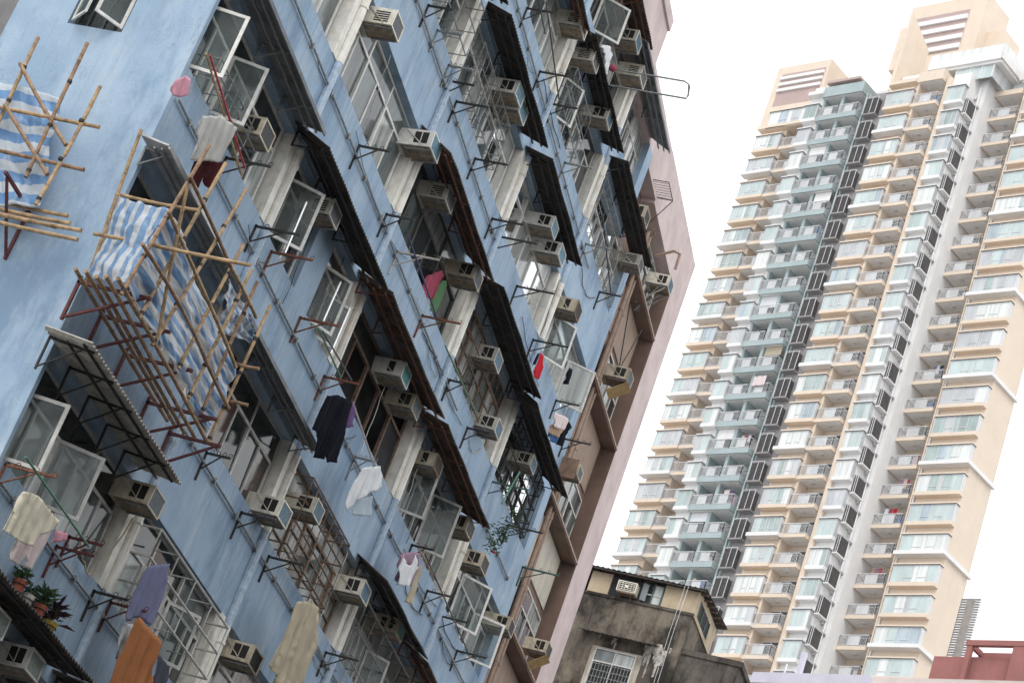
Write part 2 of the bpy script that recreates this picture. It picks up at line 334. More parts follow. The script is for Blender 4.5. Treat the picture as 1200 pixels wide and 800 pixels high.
def tag(o, label, cat, group=None):
    o['label'] = label; o['category'] = cat
    if group: o['group'] = group
    return o
def copy_tree(o, parent=None):
    c = o.copy(); COL.objects.link(c); c.parent = parent
    for ch in list(o.children): copy_tree(ch, c)
    return c
# ---- measured positions (metres): x out from the blue facade, y along it, z up
AC = [
  (28.09,10.56,'pale'),
  (29.57,10.54,'pale'),
  (30.92,13.89,'slate'),
  (36.81,13.77,'dark'),
  (35.65,16.05,'blue'),
  (37.02,16.81,'blue'),
  (40.78,16.88,'blue'),
  (43.33,17.24,'green'),
  (29.45,19.72,'dark'),
  (32.85,20.47,'grey'),
  (38.57,20.53,'teal'),
  (39.79,20.5,'slate'),
  (42.07,20.39,'brown'),
  (45.33,20.54,'dark'),
  (47.02,20.49,'dark'),
  (50.53,20.51,'dark'),
  (32.14,23.99,'grey'),
  (35.65,23.83,'sky'),
  (37.38,23.83,'grey'),
  (40.23,23.82,'slate'),
  (43.21,23.58,'blue'),
  (44.65,22.7,'blue'),
  (47.98,23.56,'blue'),
  (38.61,27.29,'sky'),
  (39.3,27.35,'sky'),
  (43.53,27.23,'sky'),
  (44.56,27.17,'sky'),
  (47.14,27.24,'brown'),
  (40.84,30.77,'grey'),
  (42.16,30.8,'grey'),
  (44.37,30.81,'blue'),
  (50.53,30.71,'grey'),
  (44.44,33.12,'blue'),
  (45.76,33.05,'grey'),
]
PAC = [(53.66,32.03,'blue'),(52.69,28.59,'slate'),(49.6,31.55,'dark'),(51.58,25.2,'slate'),(54.09,21.46,'dark')]
BR = [
  (36.36,25.51,0.55),
  (37.08,25.54,0.69),
  (33.81,22.17,0.61),
  (34.18,25.63,0.51),
  (34.99,25.67,0.51),
  (36.08,25.67,0.51),
  (39.06,25.55,0.73),
  (38.65,29.1,0.61),
  (40.63,28.94,0.67),
  (42.0,29.08,0.61),
  (44.11,28.96,0.67),
  (29.54,18.92,0.79),
  (31.41,18.86,0.81),
  (32.3,18.93,0.77),
  (34.35,18.87,0.75),
  (36.25,18.77,0.69),
  (39.01,18.57,0.45),
  (33.06,15.48,0.45),
  (35.22,15.46,0.67),
  (37.02,15.48,0.71),
  (41.31,15.47,0.71),
  (27.44,12.29,0.81),
  (29.97,12.41,0.57),
  (29.74,12.14,0.63),
  (31.39,12.18,0.61),
  (32.06,12.3,0.63),
  (36.05,22.18,0.57),
  (37.19,22.08,0.87),
  (39.54,22.07,0.83),
  (41.16,25.47,0.71),
  (41.96,25.54,0.87),
  (44.04,25.58,0.89),
  (47.5,28.94,0.65),
  (49.76,28.98,0.59),
  (46.32,25.54,0.87),
  (42.24,22.13,0.53),
  (44.29,22.1,0.55),
  (49.44,25.68,0.61),
  (51.12,25.53,0.69),
  (47.02,22.2,0.91),
  (49.26,22.2,0.87),
  (51.42,22.13,0.93),
  (45.56,18.77,0.61),
  (46.97,18.81,0.67),
  (48.87,18.8,0.73),
  (43.66,18.95,0.49),
]
RB = [(27.12,15.08,1.17),(28.08,15.1,1.15),(29.2,15.1,1.15),(30.48,14.99,1.21),(31.55,15.03,0.93)]
TOWER = (-7.71,188.52,86.63,-28.947)
OLD = (-1.76,78.0,32.36,-2.95)
LAV = (3.17,68.81,27.52)
PROOF = (5.85,71.28,29.15)
RED = (0.58,149.2,63.38)
LAUN = [
  ('t_shirt','shirt','light grey short sleeved t-shirt hung under the open upper left casement windows','cotton',[(0.8,26.93,18.01),(0.8,27.43,18.38),(0.8,28.0,18.57),(0.8,27.89,18.35),(0.8,27.79,18.3),(0.8,27.98,17.92),(0.8,27.6,17.68),(0.8,27.22,17.42),(0.8,26.98,17.78),(0.8,26.85,17.78)]),
  ('trousers','trousers','dark red trousers hanging just below the light grey t-shirt','maroon',[(0.7,27.4,17.52),(0.7,28.23,18.08),(0.7,28.22,17.6),(0.7,28.07,17.52),(0.7,27.96,17.73),(0.7,27.87,17.67),(0.7,27.85,17.35),(0.7,27.55,17.24)]),
  ('folded_umbrella','umbrella','small pink cloth with scalloped hem hung at the upper left building corner','pink',[(0.45,26.36,18.05),(0.45,26.44,18.23),(0.45,26.6,18.43),(0.45,26.75,18.48),(0.45,26.91,18.32),(0.45,26.75,18.15),(0.45,26.52,18.0)]),
  ('shirt','shirt','cream shirt with open collar hanging at the far left above the flower pots','cream',[(0.8,26.83,11.75),(0.8,27.22,11.89),(0.8,28.04,11.91),(0.8,28.0,11.73),(0.8,27.73,11.53),(0.8,27.71,11.34),(0.8,27.21,11.2),(0.8,26.79,11.15),(0.8,26.76,11.31)]),
  ('trousers','trousers','pinkish white trousers hanging behind the cream shirt','pinkwhite',[(0.6,27.93,11.65),(0.6,28.4,12.02),(0.6,28.33,11.6),(0.6,28.23,11.2),(0.6,28.05,11.15),(0.6,27.95,11.29),(0.6,27.9,11.1),(0.6,27.63,11.05),(0.6,27.54,11.35)]),
  ('towel','towel','small pink towel between the cream shirt and the iron bracket','pink',[(0.55,28.47,11.93),(0.55,28.87,12.07),(0.55,28.93,11.99),(0.55,28.53,11.73)]),
  ('shirt','shirt','purple blue shirt hanging above the large orange cloth','purple',[(0.55,31.68,12.89),(0.55,32.31,13.23),(0.55,32.47,12.97),(0.55,32.64,12.49),(0.55,32.51,12.25),(0.55,32.05,12.18),(0.55,31.7,11.96),(0.55,31.54,12.24),(0.55,31.59,12.63)]),
  ('blanket','blanket','large orange cloth draped at the bottom left below the purple shirt','orange',[(0.7,31.74,12.08),(0.7,32.86,12.15),(0.7,32.94,11.78),(0.7,33.1,11.44),(0.7,33.02,11.16),(0.7,31.78,10.65),(0.7,31.67,11.31),(0.7,31.72,11.68),(0.7,31.69,11.99)]),
  ('towel','towel','white towel hanging behind the left edge of the orange cloth','white',[(0.5,31.78,11.96),(0.5,32.08,12.06),(0.5,32.13,11.81),(0.5,32.06,11.46),(0.5,31.89,11.49)]),
  ('blouse','blouse','dark speckled blouse hanging right of the orange cloth','darkpat',[(0.6,33.13,12.04),(0.6,33.67,12.06),(0.6,33.77,11.81),(0.6,33.7,11.56),(0.6,33.41,11.48),(0.6,33.24,11.74)]),
  ('towel','towel','large beige bath towel hanging from a pole at the bottom centre','beige',[(0.8,37.17,14.86),(0.8,37.71,15.12),(0.8,38.11,15.18),(0.8,38.44,15.01),(0.8,38.75,14.63),(0.8,38.82,14.15),(0.8,38.95,13.74),(0.8,37.72,13.23),(0.8,37.54,13.57),(0.8,36.93,13.53),(0.8,37.1,14.08),(0.8,37.15,14.56)]),
  ('trousers','trousers','black trousers hanging beside the dark open window','black',[(0.75,35.03,17.85),(0.75,35.36,18.06),(0.75,36.17,18.38),(0.75,36.3,17.97),(0.75,36.55,17.32),(0.75,36.07,17.08),(0.75,35.85,17.38),(0.75,35.76,17.33),(0.75,35.86,17.03),(0.75,35.44,16.85),(0.75,35.33,17.18),(0.75,35.02,17.18)]),
  ('towel','towel','narrow purple towel hanging against the black trousers','violet',[(0.7,36.24,18.36),(0.7,36.45,18.44),(0.7,36.75,18.16),(0.7,36.37,17.92)]),
  ('sheet','sheet','white sheet bunched over a pole below the black trousers','white',[(0.7,37.88,17.91),(0.7,38.69,18.37),(0.7,39.18,18.18),(0.7,38.9,17.95),(0.7,38.48,17.64),(0.7,37.89,17.01),(0.7,37.73,17.17),(0.7,37.82,17.61)]),
  ('bag','bag','pale blue and yellow printed bag hanging beneath the bunched white sheet','bluebag',[(0.62,38.4,17.47),(0.62,39.04,17.9),(0.62,39.3,17.67),(0.62,39.28,17.57),(0.62,38.45,17.19)]),
  ('vest','vest','white sleeveless vest with deep neckline at the lower centre','white',[(0.75,41.37,17.82),(0.75,41.7,17.77),(0.75,41.97,17.85),(0.75,42.11,17.97),(0.75,42.03,18.14),(0.75,42.44,18.02),(0.75,42.29,17.53),(0.75,41.67,17.29),(0.75,41.5,17.56)]),
  ('shirt','shirt','mauve shirt hanging directly behind the white vest','mauve',[(0.62,41.54,17.85),(0.62,41.81,18.03),(0.62,42.37,18.32),(0.62,42.62,18.37),(0.62,42.87,18.15),(0.62,42.85,17.77),(0.62,41.92,17.44)]),
  ('trousers','trousers','beige trousers hanging right of the white vest','beige',[(0.6,42.8,18.18),(0.6,43.13,18.36),(0.6,43.19,17.9),(0.6,43.27,17.55),(0.6,42.93,17.44),(0.6,42.84,17.84)]),
  ('towel','towel','bright red towel hanging near the middle right windows','red',[(0.6,45.37,24.79),(0.6,45.7,24.87),(0.6,45.97,24.41),(0.6,45.53,24.24),(0.6,45.45,24.45)]),
  ('cloth','cloth','dark blue cloth beside the bright red towel','navy',[(0.5,45.52,24.82),(0.5,45.65,24.91),(0.5,45.6,24.59),(0.5,45.44,24.41)]),
  ('blouse','blouse','pale pink blouse in the laundry bundle near the blue corner','pinkwhite',[(0.75,47.28,24.34),(0.75,48.33,24.78),(0.75,48.61,24.82),(0.75,48.44,24.49),(0.75,47.74,24.19)]),
  ('towel','towel','tan towel beneath the pale pink blouse near the blue corner','tan',[(0.65,47.76,24.25),(0.65,48.77,24.67),(0.65,48.6,24.35),(0.65,47.64,23.98)]),
  ('trousers','trousers','black trousers in the laundry bundle beside the pink blouse','black',[(0.62,48.99,25.02),(0.62,49.38,25.06),(0.62,49.09,24.66),(0.62,49.13,24.4),(0.62,48.73,24.24),(0.62,48.82,24.61)]),
  ('jeans','jeans','blue jeans at the bottom of the laundry bundle near the blue corner','denim',[(0.6,47.88,24.09),(0.6,48.73,24.41),(0.6,48.84,24.3),(0.6,48.26,24.06)]),
  ('towel','towel','white towel hanging high beneath the open sash near the roof','white',[(0.45,42.35,31.08),(0.45,42.93,31.49),(0.45,43.34,31.53),(0.45,43.24,31.33),(0.45,43.48,31.09),(0.45,43.34,30.99),(0.45,42.87,31.18)]),
  ('cloth','cloth','pink red cloth hanging inside the dark window with the green cloth','rose',[(-0.05,39.23,22.82),(-0.05,39.75,23.28),(-0.05,39.99,23.3),(-0.05,39.92,22.67),(-0.05,39.33,22.38),(-0.05,39.18,22.54)]),
  ('cloth','cloth','green cloth hanging inside the dark window beside the pink red cloth','green',[(0.0,39.84,23.09),(0.0,40.08,23.24),(0.0,40.25,23.11),(0.0,40.18,22.5),(0.0,39.75,22.35),(0.0,39.77,22.61)]),
  ('cloth','cloth','black cloth hanging from the tilted sash below the red towel','black',[(0.5,48.0,25.9),(0.5,48.29,26.01),(0.5,48.38,25.89),(0.5,48.33,25.62),(0.5,48.07,25.47),(0.5,48.0,25.67)]),
]
POLES = [
  ('laundry_pole','red laundry pole slanting above the grey t-shirt','redpaint',0.018,[(0.7,26.55,18.81),(0.8,28.76,18.35)]),
  ('laundry_pole','thin bamboo laundry pole beside the red pole','bamboo',0.016,[(0.65,26.51,18.8),(0.8,28.75,18.22)]),
  ('laundry_pole','green laundry pole above the cream shirt','greenpaint',0.018,[(0.75,26.57,12.13),(0.55,29.62,12.22)]),
  ('laundry_pole','upright shiny steel pole in front of the lone left casement','steel',0.018,[(0.3,32.18,19.92),(0.3,32.2,18.91)]),
  ('laundry_pole','upright shiny steel pole right of the patterned casement','steel',0.018,[(0.3,34.69,19.9),(0.3,34.66,19.06)]),
  ('laundry_pole','upright shiny steel pole beside the white drainpipe above the black trousers','steel',0.018,[(0.3,35.5,19.84),(0.3,35.48,18.86)]),
  ('laundry_pole','dark blue laundry pole in front of the red and green cloths','bluepaint',0.018,[(0.5,36.22,21.93),(0.6,38.83,21.73)]),
  ('laundry_pole','green laundry pole lying above the black trousers','greenpaint',0.016,[(0.6,33.91,18.54),(0.6,35.59,18.52)]),
  ('laundry_pole','dark laundry pole beside the green one above the black trousers','darkpaint',0.016,[(0.65,34.02,18.55),(0.65,35.99,18.69)]),
  ('laundry_pole','steel laundry pole from the black trousers to the white sheet','steel',0.02,[(0.6,36.5,18.53),(0.6,38.84,18.3)]),
  ('laundry_pole','dark laundry pole across the upper windows, longer one','darkpaint',0.016,[(0.5,38.3,29.08),(0.65,40.61,28.33)]),
  ('laundry_pole','dark laundry pole across the upper windows, shorter one','darkpaint',0.016,[(0.55,37.74,28.71),(0.55,38.77,28.63)]),
  ('laundry_pole','dark green laundry pole crossing the rusty grille window','greenpaint',0.018,[(0.6,39.8,21.66),(0.6,42.87,21.8)]),
  ('laundry_pole','long laundry pole crossing the lower right open casement','darkpaint',0.016,[(0.7,42.67,18.45),(0.7,47.58,18.36)]),
  ('laundry_pole','pale laundry pole beside the white vest','bamboo',0.016,[(0.65,42.48,18.4),(0.65,44.03,18.46)]),
  ('laundry_pole','dark laundry pole before the bright upper right windows','darkpaint',0.018,[(0.45,46.56,29.31),(0.45,49.32,28.74)]),
  ('laundry_pole','grey laundry pole slanting before the upper right corner window','darkpaint',0.016,[(0.4,46.01,32.35),(0.5,45.76,30.98)]),
  ('laundry_pole','bamboo pole leaning beside the black grille with plants','greenpaint',0.02,[(0.6,46.9,22.54),(0.6,46.49,21.51)]),
]
SCAF = [
  [(0.02,26.86,17.57),(0.05,27.28,15.11)],
  [(1.15,26.84,17.51),(1.1,26.43,14.69)],
  [(1.15,27.49,17.66),(1.1,27.16,14.76)],
  [(1.15,28.41,17.81),(1.1,27.83,14.7)],
  [(1.15,29.05,17.25),(1.1,28.86,14.91)],
  [(1.15,29.63,17.15),(1.1,29.53,14.79)],
  [(1.15,29.97,17.15),(1.1,30.12,14.86)],
  [(1.15,30.72,17.17),(1.1,30.72,14.68)],
  [(0.0,27.13,16.59),(1.26,27.13,16.59)],
  [(0.0,26.93,15.78),(1.3,26.93,15.78)],
  [(1.0,26.71,15.68),(2.58,26.71,15.68)],
  [(1.1,30.51,15.96),(1.5,30.51,15.96)],
  [(1.1,30.87,15.49),(1.4,30.87,15.49)],
  [(1.18,26.62,16.83),(1.18,28.89,16.74)],
  [(1.18,26.49,16.14),(1.18,29.4,15.95)],
  [(1.18,26.21,15.41),(1.18,28.92,15.43)],
  [(1.18,28.92,15.43),(1.18,30.74,15.31)],
  [(1.18,29.4,15.95),(1.18,30.4,15.85)],
  [(1.18,26.69,16.71),(1.18,27.76,14.79)],
  [(1.18,28.89,16.74),(1.18,30.36,16.73)],
]
SPLAT = [[(0.2,26.56,15.0),(0.2,30.96,14.98)],[(0.42,26.46,14.95),(0.42,30.88,14.87)],[(0.64,26.41,14.88),(0.64,30.78,14.77)],[(0.86,26.26,14.84),(0.86,30.72,14.71)],[(1.08,26.19,14.81),(1.08,30.74,14.68)]]
TARPS = [[(0.05,27.08,16.51),(1.08,26.65,16.25),(1.05,26.56,14.94),(0.05,27.2,15.21)],[(1.08,26.65,16.25),(1.0,30.82,16.02),(0.95,30.92,14.93),(1.05,26.56,14.94)],[(0.9,29.62,16.89),(0.9,31.13,16.87),(0.8,31.42,16.8),(0.9,29.89,16.13)]]
SCAF1 = [
  [(-2.17,26.75,18.73),(-2.1,26.75,16.83)],
  [(-1.3,26.65,18.72),(-1.22,26.65,16.3)],
  [(-0.75,26.6,18.0),(-0.84,26.6,15.87)],
  [(-2.75,26.7,17.38),(-0.52,26.7,17.37)],
  [(-2.41,26.7,16.68),(-0.44,26.7,16.63)],
  [(-2.22,26.7,18.19),(-0.89,26.7,16.97)],
  [(-2.1,26.65,17.42),(-0.92,26.65,16.41)],
  [(-1.93,27.0,16.01),(-0.53,27.0,16.01)],
  [(-1.78,26.85,15.83),(-0.35,26.85,15.82)],
  [(-1.64,26.7,15.66),(-0.44,26.7,15.64)],
  [(-1.54,26.55,15.58),(0.04,26.55,15.59)],
  [(-1.38,26.4,15.38),(0.14,26.4,15.36)],
]
TARP1 = [(-2.7,26.9,17.95),(-1.45,26.9,17.86),(-0.93,26.85,15.99),(-1.68,26.85,15.85)]
# ================================================================ GROUND
def ground(name, x0, x1, y0, y1, z, m, t=.4):
    b = MB(); b.box(x0, x1, y0, y1, z - t, z, m); o = b.build(name); o['kind'] = 'structure'; return o
ground('ground', -320, 320, -200, 420, -.15, 'cityground')
ground('road', 3.0, 13.0, -60, 62, -.02, 'asphalt', .12)
ground('pavement', .05, 3.0, -60, 62, .12, 'pavement', .2)
# ================================================================ UNSEEN TENEMENT ACROSS THE STREET, ADDED FOR ITS SHADE AND REFLECTION (behind the camera's right shoulder)
OPP = empty('apartment_building', (17.2, 20, 0), 0, 'unseen plain grey tenement row across the street, added to shade the blue block', 'apartment block')
b = MB(); b.box(0, 10, -40, 46, 0, 20, 'oppo')
for k in range(1, 7): b.box(-.25, 0, -40, 46, k * 3.1 - .12, k * 3.1 + .1, 'oppo')
b.build('wall', OPP)
b = MB()
for y in range(-38, 46, 6): b.box(-.03, -.003, y, y + 4.2, 1.0, 2.4, 'g_dark'); b.box(-.06, -.031, y + 2.05, y + 2.15, 1.0, 2.4, 'frame')
ow = b.build('window_row', OPP)
for k in range(1, 7):
    c_ = ow.copy(); COL.objects.link(c_); c_.parent = OPP; c_.location = (0, 0, k * 3.1)
# ================================================================ BLUE BUILDING
BLUE = empty('apartment_building', (0, 0, 0), 0, 'weathered pale blue apartment block crowded with awnings, air conditioners and laundry', 'apartment block')
Y0, Y1 = 27.25, 51.6
def LI(i): return 33.35 if i == 6 else 13.96 + 3.37 * i
def SI(i): return 31.8 if i == 6 else LI(i) - 1.64
wall = MB()
prev = 0.
for i in range(-1, 7):
    wall.box(-.3, 0, Y0, Y1 if i < 6 else 50.1, prev, SI(i), 'blue')
    prev = LI(i)
    e = Y1 if i < 6 else 50.1
    wall.box(-.3, 0, e - .5, e, SI(i), LI(i), 'blue')
    wall.box(-.3, 0, Y0, Y0 + .1, SI(i), LI(i), 'blue')
# end wall with its window opening
EX = -3.12
wall.box(EX, -.3, Y0, Y0 + .3, 0, 19.38, 'blue'); wall.box(EX, -.3, Y0, Y0 + .3, 20.95, 35.9, 'blue')
wall.box(EX, -2.17, Y0, Y0 + .3, 19.38, 20.95, 'blue'); wall.box(-1.24, -.3, Y0, Y0 + .3, 19.38, 20.95, 'blue')
# solid wall between the two little windows of the third storey
wall.box(-.3, -.02, 33.72, 34.6, SI(2), LI(2), 'blue')
wall.build('wall', BLUE)
w2 = MB()
w2.box(-.3, 0, Y0, 47.8, 33.35, 35.93, 'pink'); w2.box(-.3, 0, 47.8, 50.1, 33.35, 34.56, 'pink')
w2.box(.0, .06, Y0, 47.8, 35.6, 35.93, 'pink')
w2.build('parapet', BLUE)
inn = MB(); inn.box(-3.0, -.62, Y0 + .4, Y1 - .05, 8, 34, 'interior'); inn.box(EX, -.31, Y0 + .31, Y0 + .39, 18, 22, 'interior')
inn.build('room_backing', BLUE)
rear = MB(); rear.box(-14, EX + .02, 28.6, 50, 0, 34.5, 'greywall'); rear.build('rear_wing', BLUE)
# drain pipes in white boxed pilasters inside the window bands, blue over the spandrels
for y in (31.56, 36.24, 41.6, 46.56):
    d = MB()
    for i in range(-1, 7):
        d.box(-.24, .02, y - .15, y + .06, SI(i) + .001, LI(i) - .001, 'white')
        d.tube([(.045, y + .16, SI(i)), (.045, y + .16, LI(i) - .12)], .085, 'white', 9)
        d.tube([(.045, y + .16, LI(i) - .45), (.045, y + .16, LI(i) - .4)], .1, 'white', 9)
        if i == 6: continue
        z1 = SI(i + 1)
        d.tube([(.045, y + .16, LI(i) - .14), (.045, y + .16, z1)], .08, 'bluepipe', 9)
    d.build('drain_pipe', BLUE, smooth=False)
for z, a, b in ((12.03, 27.4, 40), (15.3, 31.8, 47), (18.5, 27.4, 50.6), (21.95, 27.4, 43.2), (21.4, 46, 50.5), (25.3, 33, 42), (28.7, 35, 48.2)):
    d = MB(); d.tube([(.05, a, z), (.05, b, z)], .022, 'greyiron', 6)
    y = a + .6
    while y < b: d.box(0, .07, y - .02, y + .02, z - .05, z + .05, 'greyiron'); y += 1.3
    d.build('wall_pipe', BLUE)
# ---------------------------------------------------------------- windows
def pick(ws):
    t = random.random() * sum(w for _, w in ws)
    for k, w in ws:
        t -= w
        if t <= 0: return k
    return ws[-1][0]
def pane_quad(b, x, y0, y1, z0, z1, m):
    a, c = random.gauss(0, .012), random.gauss(0, .012)
    b.face([(x - a - c, y0, z0), (x + a - c, y1, z0), (x + a + c, y1, z1), (x - a + c, y0, z1)], m)
def window(y0, y1, z0, z1, fm='frame', n=6, tr=.68, mix=(('g_dark', 3), ('g_mid', 4), ('g_pale', 2)), x=-.2, grid=0, missing=(), up=None, fw=.05, name='window', par=None):
    f = MB(); p = MB(); up = up or max(1, n // 2)
    X0, X1 = x - .025, x + .03
    f.box(X0, X1, y0, y1, z0, z0 + fw, fm); f.box(X0, X1, y0, y1, z1 - fw, z1, fm)
    f.box(X0, X1, y0, y0 + fw, z0 + fw, z1 - fw, fm); f.box(X0, X1, y1 - fw, y1, z0 + fw, z1 - fw, fm)
    zt = z0 + (z1 - z0) * tr
    if tr < 1: f.box(X0, X1 + .004, y0 + fw, y1 - fw, zt - fw * .55, zt + fw * .55, fm)
    else: zt = z1 - fw
    for k in range(n):
        a = y0 + (y1 - y0) * k / n; c = y0 + (y1 - y0) * (k + 1) / n
        if k: f.box(X0 + .002, X1 + (.016 if k % 2 == 0 else .002), a - (.034 if k % 2 == 0 else .022), a + (.034 if k % 2 == 0 else .022), z0 + fw, zt - fw * .55, fm)
        if k not in missing: pane_quad(p, x, a + .02, c - .02, z0 + .03, zt, pick(mix))
        if grid:
            for q in range(1, grid): f.box(X0 + .003, X1 - .002, a, c, z0 + (zt - z0) * q / grid - .014, z0 + (zt - z0) * q / grid + .014, fm)
    if tr < 1:
        for k in range(up):
            a = y0 + (y1 - y0) * k / up; c = y0 + (y1 - y0) * (k + 1) / up
            if k: f.box(X0 + .002, X1 + .002, a - .028, a + .028, zt + fw * .55, z1 - fw, fm)
            if (k, 'u') not in missing: pane_quad(p, x, a + .02, c - .02, zt, z1 - .03, pick(mix))
    o = f.build(name, par or BLUE)
    if p.f: p.build('pane', o)
    return o
def sash(par, yh, z0, z1, w, ang, fm='frame', gm='g_mid', x=-.16, side=1):
    """casement hinged at yh, opening outwards by ang degrees; side=1 leaf runs to +y when shut"""
    a = math.radians(ang); d = Vector((math.sin(a), side * math.cos(a), 0)); nrm = Vector((math.cos(a), -side * math.sin(a), 0)) * .016
    P0 = Vector((x, yh, 0)); b = MB(); t = .055
    def q(s0, s1, za, zb, m, k=1.):
        c = [P0 + d * s + Vector((0, 0, z)) for s, z in ((s0, za), (s1, za), (s1, zb), (s0, zb))]
        n_ = nrm * k
        b.hexa([c[0] - n_, c[1] - n_, c[1] + n_, c[0] + n_, c[3] - n_, c[2] - n_, c[2] + n_, c[3] + n_], m)
    q(0, w, z0, z0 + t, fm); q(0, w, z1 - t, z1, fm); q(0, t, z0 + t, z1 - t, fm); q(w - t, w, z0 + t, z1 - t, fm)
    q(t, w - t, z0 + t, z1 - t, gm, .2)
    return b.build('sash', par)
G1 = (('g_dark', 3), ('g_mid', 4), ('g_pale', 2)); G2 = (('g_dark', 5), ('g_mid', 2)); G3 = (('g_mirror', 5), ('g_white', 2), ('g_dark', 1.5), ('g_pale', 2), ('g_mid', 1))
G4 = (('g_warm', 4), ('g_dark', 3)); G5 = (('g_mid', 5), ('g_pale', 3)); G6 = (('g_net', 4), ('g_mid', 2), ('g_pale', 2)); G7 = (('interior', 5), ('g_dark', 1))
G8 = (('g_dark', 5), ('g_mid', 2), ('g_pale', .8), ('g_warm', .6), ('g_net', .4))
mods = [(27.37, 31.3), (31.74, 36.0), (36.42, 41.36), (41.78, 46.32), (46.74, 51.1)]
W = {}
style = {
 (-1, 0): ('framegrey', 6, .68, G2, 0), (-1, 1): ('framegrey', 6, .68, G2, 0),
 (0, 0): ('framegrey', 7, .66, G8, 0), (0, 1): ('framegrey', 7, .62, G8, 0), (0, 2): ('frame', 6, .68, G1, 0),
 (1, 0): ('framegrey', 5, .7, G2, 0), (1, 1): ('framegrey', 6, .66, G4, 0), (1, 2): ('framebrown', 7, .7, G6, 3), (1, 3): ('framegrey', 5, .64, G6, 0), (1, 4): ('frame', 6, .68, G1, 0),
 (2, 0): ('frame', 7, .7, G8, 0), (2, 2): ('framebrown', 5, .7, G7, 0), (2, 3): ('framegrey', 7, .66, G8, 0), (2, 4): ('frame', 7, .62, G8, 0),
 (3, 0): ('frame', 6, .68, G5, 0), (3, 1): ('frame', 6, .7, G5, 0), (3, 2): ('framedark', 6, .66, G1, 0), (3, 3): ('framebrown', 8, .72, G6, 3), (3, 4): ('framedark', 7, .7, (('g_mirror', 5), ('g_dark', 3), ('g_mid', 1)), 3),
 (4, 0): ('frame', 6, .68, G5, 0), (4, 1): ('frame', 6, .68, G5, 0), (4, 2): ('frame', 7, .66, (('g_net', 3), ('g_mid', 3), ('g_mirror', 1.5), ('g_pale', 2)), 0), (4, 3): ('frame', 6, .7, G3, 0), (4, 4): ('framegrey', 6, .7, G3, 0),
 (5, 1): ('frame', 6, .68, G5, 0), (5, 2): ('frame', 7, .66, G5, 0), (5, 3): ('framegrey', 7, .66, G1, 0), (5, 4): ('framegrey', 9, .6, G3, 0),
 (6, 2): ('frame', 6, .68, G5, 0), (6, 3): ('framegrey', 6, .68, G1, 0), (6, 4): ('framegrey', 8, .62, G3, 0)}
for (i, j), (fm, n, tr, mx_, gr) in style.items():
    a, c = mods[j]
    if i == 6 and j == 4: c = 49.6
    W[i, j] = window(a, c, SI(i) + .01, LI(i) - .01, fm, n, tr, mx_, grid=gr, missing=(1, 2, 3, (1, 'u')) if (i, j) in ((2, 2),) else ())
W[2, 1] = window(31.74, 33.68, SI(2) + .01, LI(2) - .01, 'frame', 3, .72, G2)
W[2, 5] = window(34.63, 36.0, SI(2) + .01, LI(2) - .01, 'frame', 2, 1, G2, mix_ if False else G2) if False else window(34.63, 36.0, SI(2) + .01, LI(2) - .01, 'frame', 2, .7, (('g_warm', 1), ('c_tan', 1)))
def leaf_sash(par, hx, dx, dy, z0, z1, w):
    d = Vector((dx, dy, 0)).normalized(); nrm = Vector((-d.y, d.x, 0)) * .015; P0 = Vector((hx, Y0 + .03, 0)); b = MB(); t = .05
    for s0, s1, za, zb, m, k in ((0, w, z0, z0 + t, 'frame', 1), (0, w, z1 - t, z1, 'frame', 1), (0, t, z0 + t, z1 - t, 'frame', 1), (w - t, w, z0 + t, z1 - t, 'frame', 1), (t, w - t, z0 + t, z1 - t, 'g_clear', .2)):
        c = [P0 + d * s + Vector((0, 0, z)) for s, z in ((s0, za), (s1, za), (s1, zb), (s0, zb))]; n_ = nrm * k
        b.hexa([c[0] - n_, c[1] - n_, c[1] + n_, c[0] + n_, c[3] - n_, c[2] - n_, c[2] + n_, c[3] + n_], m)
    return b.build('sash', par)
leaf_sash(BLUE, -1.28, -.62, -.78, 19.45, 20.9, .5); leaf_sash(BLUE, -2.13, .75, -.66, 19.45, 20.9, .48)
ew = window(-2.17, -1.24, 19.39, 20.94, 'framedark', 2, 1, G2, par=None)   # rotated to sit in the end wall
ew.rotation_euler = (0, 0, -math.pi / 2); ew.location = (0, Y0 + .02, 0)
ew.scale = (1, 1, 1)
# the end-wall window was built along y: -90 degrees maps (x, y) -> (y, -x)
# open casements
S_ = sash
S_(W[0, 0], 27.5, SI(0) + .06, SI(0) + 1.12, .62, 78, 'framegrey', 'g_clear'); S_(W[0, 0], 28.75, SI(0) + .03, SI(0) + 1.06, .75, 62, 'framegrey', 'g_clear2')
S_(W[0, 1], 33.0, SI(0) + .05, SI(0) + 1.0, .5, 70, 'framegrey', 'g_clear'); S_(W[0, 1], 34.3, SI(0) + .03, SI(0) + 1.0, .62, 50, 'framegrey', 'g_clear')
S_(W[2, 0], 27.5, SI(2) + .1, SI(2) + 1.25, .6, 75, 'frame', 'g_clear'); S_(W[2, 0], 28.7, SI(2) + .1, SI(2) + 1.2, .6, 70, 'frame', 'g_clear2')
S_(W[2, 1], 32.0, SI(2) + .05, SI(2) + 1.2, .75, 55, 'frame', 'g_clear')
S_(W[2, 5], 34.7, SI(2) + .02, SI(2) + 1.15, .7, 40, 'frame', 'g_clear'); S_(W[2, 5], 35.3, SI(2) + .02, SI(2) + .9, .6, 40, 'frame', 'g_clear2')
S_(W[2, 3], 44.2, SI(2) + .1, SI(2) + 1.35, .7, 60, 'framegrey', 'g_clear2'); S_(W[2, 3], 42.5, SI(2) + .1, SI(2) + 1.35, .6, 70, 'framegrey', 'g_clear')
S_(W[2, 4], 47.9, SI(2) + .02, SI(2) + 1.2, .8, 50, 'frame', 'g_clear'); S_(W[2, 4], 49.6, SI(2) - .1, SI(2) + 1.0, .8, 62, 'frame', 'g_clear')
